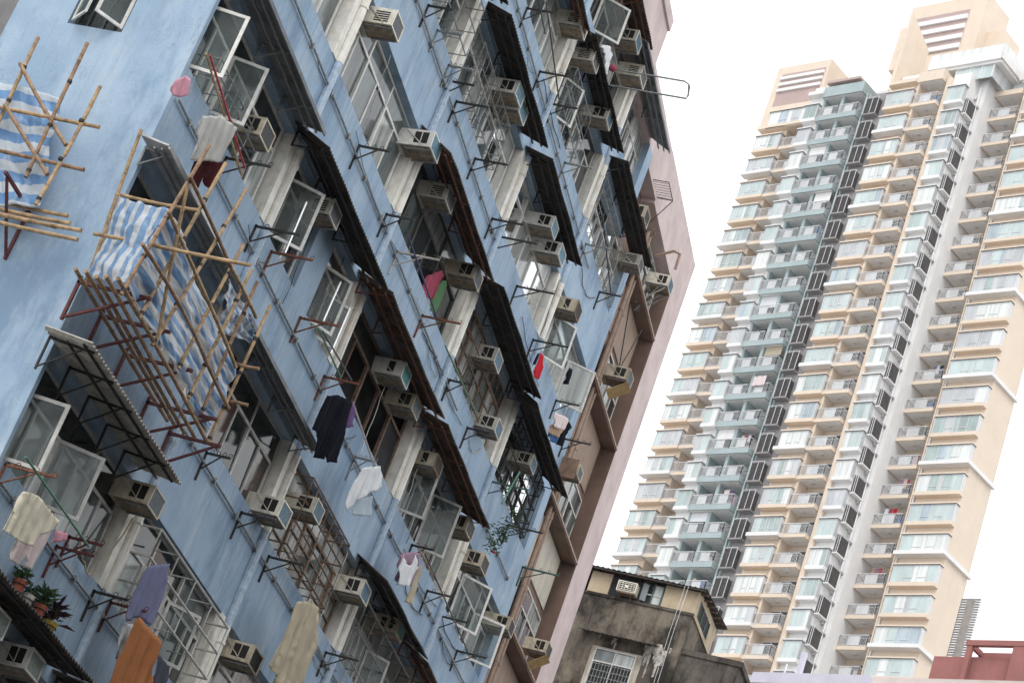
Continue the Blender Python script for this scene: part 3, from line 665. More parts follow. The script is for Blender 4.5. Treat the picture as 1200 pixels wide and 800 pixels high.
S_(W[4, 4], 47.6, SI(4) + .05, SI(4) + 1.2, .7, 45, 'frame', 'g_clear2'); S_(W[4, 4], 49.8, SI(4) + .05, SI(4) + 1.2, .75, 60, 'framegrey', 'g_pale')
S_(W[5, 3], 42.6, SI(5) + .05, SI(5) + 1.1, .6, 40, 'frame', 'g_clear'); S_(W[6, 3], 43.0, SI(6) + .1, SI(6) + 1.1, .75, 55, 'frame', 'g_clear')
S_(W[1, 3], 43.8, SI(1) + .05, SI(1) + .9, .6, 45, 'framegrey', 'g_clear2')
def grille(i, y0, y1, d, m, ny, nz, z0=.02, z1=1.2, name='window_grille', r=.011):
    b = MB(); za, zb = SI(i) + z0, SI(i) + z1
    for k in range(ny + 1):
        y = y0 + (y1 - y0) * k / ny; b.tube([(-.1, y, za), (d, y, za), (d, y, zb), (-.1, y, zb)], r, m, 5)
    for k in range(nz + 1):
        z = za + (zb - za) * k / nz; b.tube([(-.1, y0, z), (d, y0, z), (d, y1, z), (-.1, y1, z)], r * 1.2, m, 5)
    return b.build(name, BLUE)
grille(4, 36.9, 39.8, .18, 'greyiron', 10, 3, .02, 1.1)
grille(4, 32.2, 36.0, .3, 'greyiron', 7, 2, .1, 1.2)
grille(3, 47.1, 50.4, .12, 'black_iron', 9, 4, .02, 1.5, r=.016)
grille(1, 36.8, 39.6, .34, 'framebrown', 7, 3, .02, 1.35, r=.016)
grille(3, 42.2, 45.4, .08, 'framebrown', 8, 3, .02, 1.3)
grille(1, 41.9, 45.8, .22, 'greyiron', 5, 2, .02, 1.2, r=.018)
grille(5, 42.2, 44.2, .2, 'greyiron', 6, 2, .02, 1.1)
grille(5, 47, 50.8, .1, 'greyiron', 10, 2, .02, 1.4)
grille(2, 27.6, 29.8, .3, 'greyiron', 5, 2, .02, .4)
grille(0, 32.0, 35.8, .34, 'framegrey', 4, 2, .35, 1.3, r=.018)
# ---------------------------------------------------------------- awnings
def awning(y0, y1, zo, w, kind='corr', rise=.32, th=.012):
    i_ = 6 if zo > 32.5 else round((zo - 13.96) / 3.37)
    rise = max(.1, LI(i_) + .13 - zo)
    b = MB(); m = {'corr': 'corr', 'rust': 'corr_rust', 'pale': 'corr_pale', 'flat': 'flatsheet', 'white': 'flatwhite'}[kind]
    if kind in ('flat', 'white'):
        b.hexa([(0.005, y0, zo + rise), (w, y0, zo), (w, y1, zo), (.005, y1, zo + rise), (0.005, y0, zo + rise + .03), (w, y0, zo + .03), (w, y1, zo + .03), (.005, y1, zo + rise + .03)], m)
        b.box(w - .02, w + .004, y0, y1, zo - .04, zo + .035, m)
    else:
        n = int((y1 - y0) / .027); A = .024; i0 = len(b.v); k = b.mi(m)
        for q in range(n + 1):
            y = y0 + (y1 - y0) * q / n; h = A * math.sin(q * math.pi / 2 + .3); s = .03 * noise.noise(Vector((y * .7, zo, 3)))
            ww = w + .025 * noise.noise(Vector((y * 1.1, zo, 9))) 
            b.v += [(.005, y, zo + rise + h), (ww, y, zo + h + s), (ww, y, zo + h + s - th), (.005, y, zo + rise + h - th)]
        for q in range(n):
            p = i0 + q * 4
            for a in range(4): b.f.append((p + a, p + (a + 1) % 4, p + 4 + (a + 1) % 4, p + 4 + a)); b.m.append(k)
        b.f += [(i0, i0 + 3, i0 + 2, i0 + 1), tuple(i0 + n * 4 + a for a in range(4))]; b.m += [k, k]
    o = b.build('awning', BLUE)
    s = MB(); y = y0 + .25; im = 'rust_iron' if kind in ('rust',) else ('greyiron' if kind in ('flat', 'white') else 'black_iron')
    while y < y1:
        r2 = rise * 1
        s.bar((.02, y, zo + r2 - .05), (w - .05, y, zo - .035), .03, .03, im); s.bar((.02, y, zo + r2 - (.52 if kind == 'pale' else .34)), (w * .72, y, zo + r2 * .28 - .05), .02, .02, im)
        s.bar((.02, y, zo + r2 - (.56 if kind == 'pale' else .36)), (.02, y, zo + r2 - .02), .03, .03, im); y += .85 if kind == 'pale' else 1.45
    s.bar((w - .14, y0 + .05, zo - .03), (w - .14, y1 - .05, zo - .03), .03, .03, im); s.bar((w * .5, y0 + .05, zo + rise * .25 - .06), (w * .5, y1 - .05, zo + rise * .25 - .06), .03, .03, im)
    s.build('awning_bracket', o)
for a in ((31.15, 35.62, 20.42, .8), (35.85, 40.68, 20.52, .8, 'rust'), (41.02, 45.72, 20.56, .8, 'rust'), (35.99, 40.56, 23.7, .8, 'rust'), (41.18, 45.95, 23.95, .8),
          (45.8, 50.42, 23.74, .8), (36.4, 40.95, 27.3, .7), (41.45, 45.8, 27.37, .7), (31.3, 36.1, 27.3, .7), (36.4, 41.2, 30.5, .6, 'rust'), (41.53, 46.12, 30.75, .6),
          (46.65, 51.42, 30.88, .6), (40.5, 45.45, 33.35, .6, 'rust'), (44.96, 49.48, 33.15, .6, 'flat'), (27.3, 31.22, 20.7, .6, 'flat'), (26.95, 31.4, 17.42, .52, 'white'),
          (31.45, 36.2, 17.26, .55, 'flat'), (40.99, 44.85, 17.05, .8), (44.95, 50.4, 17.0, .8, 'rust'), (26.8, 31.07, 14.07, .8, 'pale'), (27.1, 30.98, 10.72, .8), (31.2, 36, 10.7, .8)):
    awning(*a)
# loose cables and hoses on the facade
random.seed(21)
def cable(p, q, sag, r=.009, m='black_iron'):
    p = Vector(p); q = Vector(q); b = MB()
    b.tube([p.lerp(q, t / 10) - Vector((0, 0, sag * 4 * (t / 10) * (1 - t / 10))) + Vector((.012 * math.sin(t * 1.7), 0, 0)) for t in range(11)], r, m, 5); b.build('cable', BLUE)
for k in range(26):
    i = random.choice([0, 1, 2, 2, 3, 3, 4, 4, 5]); y = random.uniform(28, 50); z = SI(i) - random.uniform(.1, .75)
    cable((.03, y, z), (.03, min(51.4, y + random.uniform(.8, 3.2)), z + random.uniform(-.25, .25)), random.uniform(.03, .3), random.choice([.006, .008, .011]), random.choice(['black_iron', 'black_iron', 'greyiron', 'framegrey']))
for k in range(20):
    i = random.choice([0, 1, 2, 2, 3, 3, 4, 5]); y = random.uniform(28, 50.5); z = LI(i) - .1
    cable((.02, y, z), (.05, y + random.uniform(-.15, .15), z - random.uniform(1.0, 2.4)), .02, .008, random.choice(['black_iron', 'frame', 'greyiron']))
cable((.06, 31.5, 13.5), (.1, 30.6, 12.3), .5, .014, 'hut_tan'); cable((.1, 30.6, 12.3), (.05, 30.3, 12.5), .05, .014, 'hut_tan')
# ---------------------------------------------------------------- clothes brackets
def bracket(y, z, w, m, rings=4):
    b = MB()
    b.bar((0, y, z), (w, y, z), .035, .035, m); b.bar((.018, y, z + .03), (.018, y, z - .5), .035, .035, m)
    b.bar((.02, y, z - .3), (w * .62, y, z - .02), .02, .02, m)
    for k in range(rings):
        x = w * (.25 + .72 * k / max(1, rings - 1)); pts = [(x + .032 * math.cos(t), y, z + .045 + .032 * math.sin(t)) for t in [q * math.pi / 4 for q in range(9)]]
        b.tube(pts, .007, m, 4)
    b.build('clothes_bracket', BLUE)
bm = {0: 'black_iron', 4: 'greyiron', 5: 'greyiron', 13: 'rust_iron', 14: 'rust_iron', 15: 'rust_iron', 16: 'greyiron', 21: 'rust_iron', 22: 'red_iron', 23: 'red_iron', 25: 'red_iron', 27: 'corr_pale', 28: 'rust_iron', 39: 'green_iron', 41: 'green_iron', 10: 'greyiron', 32: 'greyiron'}
for k, (y, z, w) in enumerate(BR): bracket(y, z, w, bm.get(k, 'black_iron'), 4 if k % 3 else 3)
# ================================================================ AIR CONDITIONERS
ACW, ACH, ACD = .53, .335, .45
def make_ac(v, vents=2):
    t = empty('air_conditioner'); CM = {'pale': 'ac_white', 'slate': 'ac_old', 'dark': 'ac_old', 'green': 'ac_old', 'teal': 'ac_white', 'sky': 'ac_white', 'brown': 'ac_old'}.get(v, 'ac')
    b = MB(); b.box(-.22, ACD - .012, 0, ACW, .012, ACH, CM); b.box(-.1, ACD - .03, .02, ACW - .02, 0, .012, 'acbot')
    fm = CM if v != 'brown' else 'plywood'
    r = .028
    for q in ((0, r, .0, ACH), (ACW - r, ACW, 0, ACH)): b.box(ACD - .012, ACD + .012, q[0] - (.004 if q[0] == 0 else 0), q[1] + (.004 if q[0] else 0), q[2], q[3] + .004, fm)
    b.box(ACD - .012, ACD + .012, r, ACW - r, -.002, r, fm); b.box(ACD - .012, ACD + .012, r, ACW - r, ACH - r, ACH + .004, fm)
    b.build('case', t, bevel=.006)
    g = MB(); g.box(ACD - .012, ACD - .004, r, ACW - r, r, ACH - r, 'acf_' + v)
    for k in range(1, 9): z = r + (ACH - 2 * r) * k / 9; g.box(ACD - .004, ACD + .003, r, ACW - r, z - .003, z + .003, 'acf_' + v)
    g.build('front_grille', t)
    if v == 'grey': rs = [(.1, .36, .06 + q * .045, .085 + q * .045) for q in range(5)]
    elif vents == 2: rs = [(.12, .235, .07, ACH - .045), (.255, .37, .07, ACH - .045)]
    elif vents == 4: rs = [(.08, .19, .08, .17), (.08, .19, .19, .28), (.27, .35, .08, .17), (.27, .35, .19, .28)]
    else: rs = [(.14, .27, .07, ACH - .045)]
    for a, c, za, zb in rs:
        s = MB(); s.box(a, c, -.004, .01, za, zb, 'acvent'); s.build('side_vent', t)
    s = MB(); s.box(.1, .37, ACW - .01, ACW + .004, .07, ACH - .045, 'acvent'); s.build('side_vent', t)
    for y in (-.012, ACW + .012):
        k = MB(); k.bar((-.05, y, ACH * .95), (.3, y, .03), .01, .014, 'ac'); k.build('stay', t)
    for y in (.06, ACW - .06):
        k = MB(); k.bar((-.02, y, -.018), (ACD - .02, y, -.018), .03, .02, 'greyiron'); k.build('support_bracket', t)
    return t
ACL = ['air conditioner cut by the left photo edge above the bottom left one', 'cream air conditioner with pale grille at the very bottom left',
 'air conditioner under the long lattice awning at the lower left window', 'dark fronted air conditioner at the bottom right of the orange cloth',
 'blue fronted air conditioner lowest on the wall beside the white pier', 'blue fronted air conditioner just right of the lower white pier',
 'blue fronted air conditioner over the rusty caged window', 'green fronted air conditioner under the black awning at the bottom',
 'dark fronted air conditioner next to the light grey t-shirt', 'grey fronted air conditioner alone above a shiny upright pole',
 'teal striped air conditioner above the black trousers, upper of the pair', 'slate fronted air conditioner under the teal striped one',
 'brown wooden fronted air conditioner beneath the rusty awning', 'dark fronted air conditioner above the white vest',
 'dark fronted air conditioner just below right of the one above the vest', 'narrow looking air conditioner at the lower right blue corner',
 'grey fronted air conditioner at the top centre left beside a white pier', 'sky blue fronted air conditioner right of the big white gridded window',
 'grey fronted air conditioner in black shadow below the big gridded window', 'slate fronted air conditioner above the pink red and green cloths',
 'blue fronted air conditioner over the rusty grille window', 'blue fronted air conditioner set low under the rusty grille window',
 'blue fronted air conditioner above the black grille with plants', 'sky blue air conditioner at upper centre, upper of the touching pair',
 'sky blue air conditioner at upper centre, lower of the touching pair', 'sky blue air conditioner beneath the middle black awning, upper one',
 'sky blue air conditioner beneath the middle black awning, lower one', 'brown wooden air conditioner alone on bare blue wall',
 'grey fronted air conditioner highest of three at the top, left of a blue strip', 'grey fronted air conditioner second of three stepping down at the top',
 'blue fronted air conditioner third of three stepping down at the top', 'grey fronted air conditioner at the right end of the bright windows',
 'blue fronted air conditioner beside the open sash near the roof', 'grey fronted air conditioner behind the long wire drying hoop near the roof']
protos = {}
def place_ac(y, z, v, label, group, ex=0.):
    vents = 4 if v == 'green' else (1 if v in ('teal', 'brown') else 2)
    if v not in protos: t = protos[v] = make_ac(v, vents)
    else: t = copy_tree(protos[v])
    t.location = (ex, y, z - ACH); tag(t, label, 'air conditioner', group); t.rotation_euler = (random.gauss(0, .012), random.gauss(0, .02), random.gauss(0, .018)); sc_ = random.uniform(.94, 1.07); t.scale = (random.uniform(.9, 1.1), sc_, sc_ * random.uniform(.96, 1.05))
    return t
for (y, z, v), lb in zip(AC, ACL): place_ac(y, z, v, lb, 'window air conditioners on the blue building')
PAL = ['large white air conditioner on long struts at the pink building corner', 'white air conditioner with a tan board below in the pink recess',
       'air conditioner half hidden high in the pink recess', 'air conditioner behind a brown board at the pink recess', 'white air conditioner with tan board at the bottom of the pink building']
for k, ((y, z, v), lb) in enumerate(zip(PAC, PAL)):
    t = place_ac(y, z, v, lb, 'air conditioners on the pink building', .05)
    if k in (1, 4):
        b = MB(); b.bar((.5, .3, -.02), (.05, .3, -.34), .5, .015, 'cardboard', (1, 0, 0)); b.build('board', t)
    if k == 3:
        b = MB(); b.box(-.1, .42, -.05, -.02, -.15, .42, 'plywood'); b.build('board', t)
    if k == 0:
        b = MB()
        for yy in (.05, .48):
            b.bar((.42, yy, 0), (-.3, yy, -.62), .025, .025, 'greyiron'); b.bar((.42, yy, 0), (-.32, yy, -.02), .025, .025, 'greyiron'); b.bar((.2, yy, 0), (-.3, .26, -.75), .02, .02, 'greyiron')
        b.build('strut', t)
# ================================================================ PINK BUILDING
PINK = empty('apartment_building', (0, 51.6, 0), 0, 'dusty pink building with brown window recesses beyond the blue block', 'apartment block')
PO_ = (0, 51.6, 0)
b = MB()
b.box(-9, 0, 55.82, 57.3, 0, 32.9, 'pink'); b.box(-.4, 0, 51.62, 57.3, 32.9, 34.56, 'pink')
b.box(-.4, 0, 50.12, 51.62, 33.0, 34.54, 'pink'); b.box(-.42, -.38, 50.12, 51.62, 31.0, 33.0, 'brown')
b.build('wall', PINK, PO_)
b = MB(); b.box(-9, -.42, 51.62, 55.82, 0, 34.0, 'brown'); b.box(-.42, -.004, 55.79, 55.82, 0, 32.9, 'brown'); b.build('recess_wall', PINK, PO_)
zs = [31.19 - 3.43 * k for k in range(8)]
for k, z in enumerate(zs):
    b = MB(); b.box(-.4, .003, 51.63, 55.8, z - .1, z, 'brown'); b.box(.003, .03, 51.63, 55.8, z - .06, z, 'pipebrown'); b.build('sill_ledge', PINK, PO_)
    b = MB(); b.box(-.42, -.38, 52.3, 55.6, z - 1.55, z - .13, 'cream_panel' if k in (2, 4) else 'brownpanel'); b.build('spandrel_panel', PINK, PO_)
    o = window(53.0, 55.5, z + .02, z + 1.6, 'framegrey', 4, .66, G2 if k != 3 else (('g_warm', 1), ('g_dark', 2), ('g_pale', 1)), x=-.36)
    o.parent = PINK; o.location = (0, -51.6, 0)
for y in (52.35, 52.62):
    b = MB(); b.tube([(-.12, y, 0), (-.12, y, 32.4), (-.02, y + .05, 32.6)], .06, 'pipebrown', 8)
    for z in range(8, 32, 2): b.tube([(-.12, y, z), (-.12, y, z + .08)], .075, 'pipebrown', 8)
    b.build('drain_pipe', PINK, PO_)
b = MB(); b.tube([(-.1, 53.6, 32.5), (.35, 53.6, 32.75), (.5, 53.7, 32.75), (.5, 53.75, 32.3)], .04, 'pipebrown', 8); b.build('vent_pipe', PINK, PO_)
b = MB()
for q in range(7): b.tube([(0, 50.9 + q * .12, 33.1), (.42, 50.9 + q * .12, 33.1)], .008, 'black_iron', 4)
b.tube([(0, 50.85, 33.12), (.42, 50.85, 33.12), (.42, 51.7, 33.12), (0, 51.7, 33.12)], .014, 'black_iron', 4); b.tube([(.42, 51.7, 33.1), (0, 51.7, 32.3)], .014, 'black_iron', 4)
b.build('drying_rack', PINK, PO_)
b = MB(); b.tube([(.0, 52.5, 30.4), (.02, 53.5, 28.9), (.02, 54.3, 30.6)], .015, 'black_iron', 5); b.build('stay_wire', PINK, PO_)
# ================================================================ SCAFFOLDS
def scaffold(label, sets, loc):
    t = empty('bamboo_scaffold', loc, 0, label, 'scaffold')
    for nm, pl, rad, m in sets:
        for p, q in pl:
            p = Vector(p); q = Vector(q); b = MB(); n = max(2, int((q - p).length / .32))
            pts, rr = [], []
            per = Vector((random.gauss(0, .012), random.gauss(0, .012), random.gauss(0, .012)))
            for k in range(n):
                a, c = k / n, (k + 1) / n
                bend = lambda s: p.lerp(q, s) + per * math.sin(s * math.pi)
                pts += [bend(a + .04 / n), bend(a + .5 / n), bend(c - .06 / n), bend(c - .01 / n)]; rr += [rad * 1.0, rad * .94, rad * .97, rad * 1.16]
            b.tube(pts, rr, m if random.random() < .75 else 'bamboo_dark', 8); b.build(nm, t, loc, smooth=False)
    return t
loc = (1.15, 27.0, 15.0)
sc = scaffold('large bamboo scaffold with striped sheets bracketed over the lattice awning', [('bamboo_pole', SCAF, .029, 'bamboo'), ('platform_pole', SPLAT, .031, 'bamboo_dark')], loc)
for y, z, w in RB:
    b = MB(); b.bar((0, y, z), (w, y, z - .02), .045, .045, 'red_iron'); b.bar((.02, y, z + .1), (.02, y, z - .62), .045, .045, 'red_iron'); b.bar((.02, y, z - .58), (w * .92, y, z - .03), .035, .035, 'red_iron')
    b.build('steel_bracket', sc, loc)
def lash(sets, ts, par, lc):
    for s_ in sets:
        p, q = Vector(s_[0]), Vector(s_[1])
        for t_ in ts:
            c = p.lerp(q, t_); d = (q - p).normalized() * .022; b = MB(); b.tube([c - d, c + d], .038, 'tie', 7); b.build('lashing', par, lc)
lash(SCAF[1:8], (.25, .5, .75, .97), sc, loc)
loc1 = (-1.2, 26.9, 16.0)
sc1 = scaffold('small bamboo scaffold on the blue end wall at the left edge', [('bamboo_pole', SCAF1, .031, 'bamboo')], loc1)
for x in (-1.3, -2.6):
    b = MB(); b.bar((x, Y0, 16.1), (x, Y0 - 1.0, 16.1), .045, .045, 'red_iron'); b.bar((x, Y0 - .02, 16.15), (x, Y0 - .02, 15.25), .045, .045, 'red_iron'); b.bar((x, Y0 - .02, 15.28), (x, Y0 - .9, 16.07), .035, .035, 'red_iron')
    b.build('steel_bracket', sc1, loc1)
lash(SCAF1[:3], (.3, .62, .95), sc1, loc1)
def sheet(corners, m, label, nu=40, nv=40, amp=.06, seed=0):
    A, B_, C_, D_ = (Vector(c) for c in corners)
    nrm = (B_ - A).cross(D_ - A).normalized(); me = bpy.data.meshes.new('tarpaulin'); vs, fs, uvs = [], [], []
    for j in range(nv + 1):
        for i in range(nu + 1):
            s, t = i / nu, j / nv; p = A.lerp(B_, s).lerp(D_.lerp(C_, s), t)
            k = Vector((s * 3 + seed, t * 3, seed)); f = noise.noise(k) * 1.2 + noise.noise(k * 2.7) * .6 + abs(noise.noise(k * 5.5)) * .45
            edge = .05 * noise.noise(Vector((s * 6, seed, 1))) if j in (0, nv) else 0
            p = p + nrm * f * amp + (D_ - A).normalized() * edge + (B_ - A).normalized() * .05 * noise.noise(k * 1.7 + Vector((7, 3, 1)))
            vs.append(tuple(p)); uvs.append((s, t))
    for j in range(nv):
        for i in range(nu): a = j * (nu + 1) + i; fs.append((a, a + 1, a + nu + 2, a + nu + 1))
    me.from_pydata(vs, [], fs); uv = me.uv_layers.new(name='UVMap')
    for lp in me.loops: uv.data[lp.index].uv = uvs[lp.vertex_index]
    me.polygons.foreach_set('use_smooth', [True] * len(fs)); me.materials.append(M[m])
    o = bpy.data.objects.new('tarpaulin', me); COL.objects.link(o)
    sm = o.modifiers.new('s', 'SOLIDIFY'); sm.thickness = .006
    return tag(o, label, 'tarpaulin', 'striped sheets on the scaffolds')
sheet(TARPS[0], 'stripe_x', 'blue and white striped sheet closing the near end of the large scaffold', seed=1)
sheet(TARPS[1], 'stripe_y', 'long crumpled blue and white sheet along the front of the large scaffold', 90, 70, .11, 5)
sheet(TARPS[2], 'stripe_x', 'small loose blue and white sheet at the far lower end of the large scaffold', amp=.08, seed=9)
sheet(TARP1, 'stripe_z', 'blue and white striped sheet on the small scaffold at the left edge', seed=13)
# ================================================================ LAUNDRY
def cloth(name, cat, label, col, pts, amp=.035):
    pts = [Vector(p) for p in pts]; bm_ = bmesh.new()
    # smooth outline: subdivide and jitter a little
    out_ = []
    for a, c in zip(pts, pts[1:] + pts[:1]):
        n = max(1, int((c - a).length / .07))
        for k in range(n):
            q = a.lerp(c, k / n); j = .004 if k else 0
            out_.append(q + Vector((0, random.gauss(0, j), random.gauss(0, j))))
    vs = [bm_.verts.new(p) for p in out_]; bm_.faces.new(vs)
    bmesh.ops.triangulate(bm_, faces=bm_.faces[:])
    for _ in range(4):
        ed = [e for e in bm_.edges if e.calc_length() > .055]
        if not ed: break
        bmesh.ops.subdivide_edges(bm_, edges=ed, cuts=1); bmesh.ops.triangulate(bm_, faces=[f for f in bm_.faces if len(f.verts) > 3])
    bmesh.ops.beautify_fill(bm_, faces=bm_.faces[:], edges=[e for e in bm_.edges if not e.is_boundary])
    zt = max(p.z for p in pts); zb = min(p.z for p in pts); s = random.random() * 50; y0 = min(p.y for p in pts)
    for v in bm_.verts:
        h = (zt - v.co.z) / max(.01, zt - zb); y = v.co.y - y0
        fq = 15 if amp > .055 else 27
        ph = y * fq + 2.2 * noise.noise(Vector((y * 2.2, h * .8, s))) + .7 * noise.noise(Vector((y * 7, h * 2.2, s + 3)))
        f = (math.sin(ph + s) + .35 * math.sin(ph * 2.3 + s * 2)) * (.35 + .65 * h) * (.6 + .8 * noise.noise(Vector((y * 3.1, h * .9, s + 8)))) + .3 * noise.noise(Vector((y * 4, h * 4, s)))
        v.co.x += amp * f; v.co.y += .012 * noise.noise(Vector((y * 5, h * 6, s + 4)))
    me = bpy.data.meshes.new(name); bm_.to_mesh(me); bm_.free()
    me.polygons.foreach_set('use_smooth', [True] * len(me.polygons)); me.materials.append(M['c_' + col])
    o = bpy.data.objects.new(name, me); COL.objects.link(o)
    sm = o.modifiers.new('s', 'SOLIDIFY'); sm.thickness = .006
    return tag(o, label, cat)
for nm, cat, lb, col, pts in LAUN: cloth(nm, cat, lb, col, pts, .02 if cat in ('umbrella', 'bag') else (.075 if cat in ('blanket',) or 'large beige' in lb else (.06 if cat == 'sheet' else .045)))
for nm, lb, col, rad, pts in POLES:
    b = MB(); b.tube(pts, rad, col, 7); o = b.build(nm); tag(o, lb, 'pole')
# wire hoop rack reaching out near the roof
b = MB(); b.tube([(.05, 43.89, 31.54), (2.1, 43.89, 31.54), (2.21, 43.93, 31.5), (2.24, 44.06, 31.3), (2.2, 44.12, 31.24), (.05, 44.12, 31.24)], .02, 'greyiron', 7)
for k in range(6): b.tube([(2.22, 43.95 + k * .025, 31.46 - k * .03), (2.25, 43.95 + k * .025, 31.47 - k * .03)], .02, 'greyiron', 5)
tag(b.build('drying_hoop'), 'long wire drying hoop reaching out into the white sky near the roof', 'drying rack')
b = MB(); b.tube([(.3, 43.8, 31.52), (.36, 43.85, 31.54), (.42, 43.87, 31.54), (.46, 43.89, 31.54)], [.05, .085, .09, .04], 'c_rose', 9); tag(b.build('oven_mitt', smooth=True), 'reddish round mitt stuck on the inner end of the long wire hoop', 'mitt')
# ================================================================ POT PLANTS on the little ledge
def leaf(b, p, d, L_, w, m):
    d = d.normalized(); a = d.cross(Vector((0, 0, 1)))
    if a.length < .05: a = Vector((1, 0, 0))
    a.normalize(); up = a.cross(d)
    mid = p + d * L_ * .5 + up * L_ * .08; tip = p + d * L_ - up * L_ * .12
    b.face([p, mid + a * w / 2, tip], m); b.face([p, tip, mid - a * w / 2], m)
def plant(y, z, x, pot, lm, n, h, label, r=.1):
    t = empty('potted_plant', (x, y, z), 0, label, 'pot plant', 'pot plants hooked on the blue wall')
    b = MB(); b.tube([(0, 0, 0), (0, 0, .02), (0, 0, .14), (0, 0, .17), (0, 0, .15)], [r * .7, r * .75, r, r * 1.08, r * .9], pot, 12); b.build('pot', t)
    b = MB()
    for k in range(n):
        a = random.random() * 6.28; e = random.uniform(.25, 1.3); p = Vector((random.gauss(0, r * .35), random.gauss(0, r * .35), .15 + random.random() * h * .6))
        leaf(b, p, Vector((math.cos(a) * math.cos(e), math.sin(a) * math.cos(e), math.sin(e) * random.uniform(.2, .9))), random.uniform(.3, .8) * h, h * random.uniform(.1, .2), lm)
    b.build('foliage', t)
    b = MB(); b.tube([(r * 1.05 * math.cos(q * .7), r * 1.05 * math.sin(q * .7), .1) for q in range(10)], .008, 'black_iron', 4); b.tube([(0, 0, .1), (-x, 0, .16)], .009, 'black_iron', 4); b.build('wall_hook', t)
plant(29.0, 11.1, .13, 'terracotta', 'leaf', 60, .26, 'leafy plant in terracotta pot under the pinkish trousers')
plant(29.3, 11.02, .16, 'potwhite', 'leaf', 50, .2, 'small plant in pale pot between two terracotta pots')
plant(29.8, 11.08, .15, 'terracotta', 'leaf', 90, .34, 'bushiest green plant hooked on the blue wall')
plant(30.2, 11.0, .17, 'potyellow', 'leafdark', 60, .42, 'purple leaved plant in a yellow pot', .13)
t = empty('hanging_plant', (.3, 47.9, 21.2), 0, 'straggly green plant with a red flower climbing the black window grille', 'plant')
b = MB()
for k in range(260):
    s = random.random(); a = random.random() * 6.28; leaf(b, Vector((random.gauss(.1, .08), -.5 + 1.0 * s + random.gauss(0, .12), 1.2 * s - .35 + random.gauss(0, .14))), Vector((math.cos(a), math.sin(a), random.uniform(-.6, .6))), random.uniform(.08, .18), .035, 'leaf')
b.build('foliage', t)
b = MB()
for k in range(14): a = k * .9; leaf(b, Vector((.2, -.5, -.5)), Vector((math.cos(a), math.sin(a), .3)), .09, .06, 'flower')
b.build('flower', t)
# ================================================================ TOWER (local x = -a to the right, y = b to the back)
TX, TY, TZ, TR = TOWER
TW = empty('apartment_tower', (TX, TY, 0), math.radians(TR), 'tall beige and white high rise with teal double balconies under the white sky', 'tower')
FH = 2.97; KT = 17; ZT = TZ + FH * KT; KB = -8
def zk(k): return TZ + FH * k
def tb(b, a0, a1, b0, b1, z0, z1, m): b.box(-a1, -a0, b0, b1, z0, z1, m)
b = MB()
tb(b, .0, 5.3, .5, 4.21, 0, ZT + 3.2, 't_beige'); tb(b, 4, 36.2, 4.0, 10, 0, ZT, 't_beige'); tb(b, 5.3, 8.5, 2.2, 4.0, 0, ZT, 't_beige')
tb(b, 11.7, 15.0, -1.9, 4, 0, ZT + .5, 't_beige'); tb(b, 15.0, 18.2, -3.1, 4, 0, ZT + .3, 't_beige'); tb(b, 11.45, 11.95, -3.0, -1.9, 0, ZT + .5, 't_beige'); tb(b, 14.75, 15.0, -3.35, -1.9, 0, ZT, 't_beige')
tb(b, 27.8, 33.0, 1.6, 4, 0, ZT, 't_beige'); tb(b, 33.0, 36.2, .2, 4, 0, ZT + .2, 't_beige')
b.build('beige_wall', TW)
b = MB()
tb(b, 8.5, 9.7, -1.1, 4, 0, ZT + 1.1, 't_white'); tb(b, 9.5, 11.45, -2.6, 4, 0, ZT + 1.0, 't_white'); tb(b, 26.2, 27.8, -3.3, 4, 0, ZT + .8, 't_white')
b.build('white_wall', TW)
b = MB(); tb(b, 18.2, 20.5, -2.9, 4, 0, ZT, 't_grey'); tb(b, 20.5, 21.1, -1.9, 4, 0, ZT, 't_grey'); b.build('grey_shaft', TW)
for k in range(KB, KT):
    b = MB(); b.box(-9.0, -8.8, -1.3, -1.1, zk(k) + .5, zk(k) + .7, 't_grey'); b.build('vent_box', TW); b = MB(); b.box(-9.45, -9.2, -1.4, -1.1, zk(k) + 1.6, zk(k) + 1.9, 't_steel'); b.build('vent_box', TW)
b = MB(); tb(b, 21.1, 26.2, -1.5, 4, 0, ZT, 't_teal'); tb(b, 21.1, 21.35, -2.4, -1.5, 0, ZT, 't_teal'); tb(b, 25.95, 26.2, -3.3, -1.5, 0, ZT, 't_teal'); tb(b, 23.6, 23.95, -3.35, -1.5, 0, ZT, 't_teal')
b.build('teal_wall', TW)
for a, y, m in ((20.75, -3.0, 't_teal'), (20.95, -3.2, 't_teal'), (20.62, -2.9, 't_grey'), (5.05, .3, 't_beige'), (4.85, .35, 't_white'), (9.05, -1.25, 't_white')):
    b = MB(); b.tube([(-a, y, 0), (-a, y, ZT)], .09, m, 6); b.build('drain_pipe', TW)
TG = (('t_g1', 6), ('t_g2', 3.5), ('t_g3', 3), ('t_g4', 1.6), ('t_g5', 1.2))
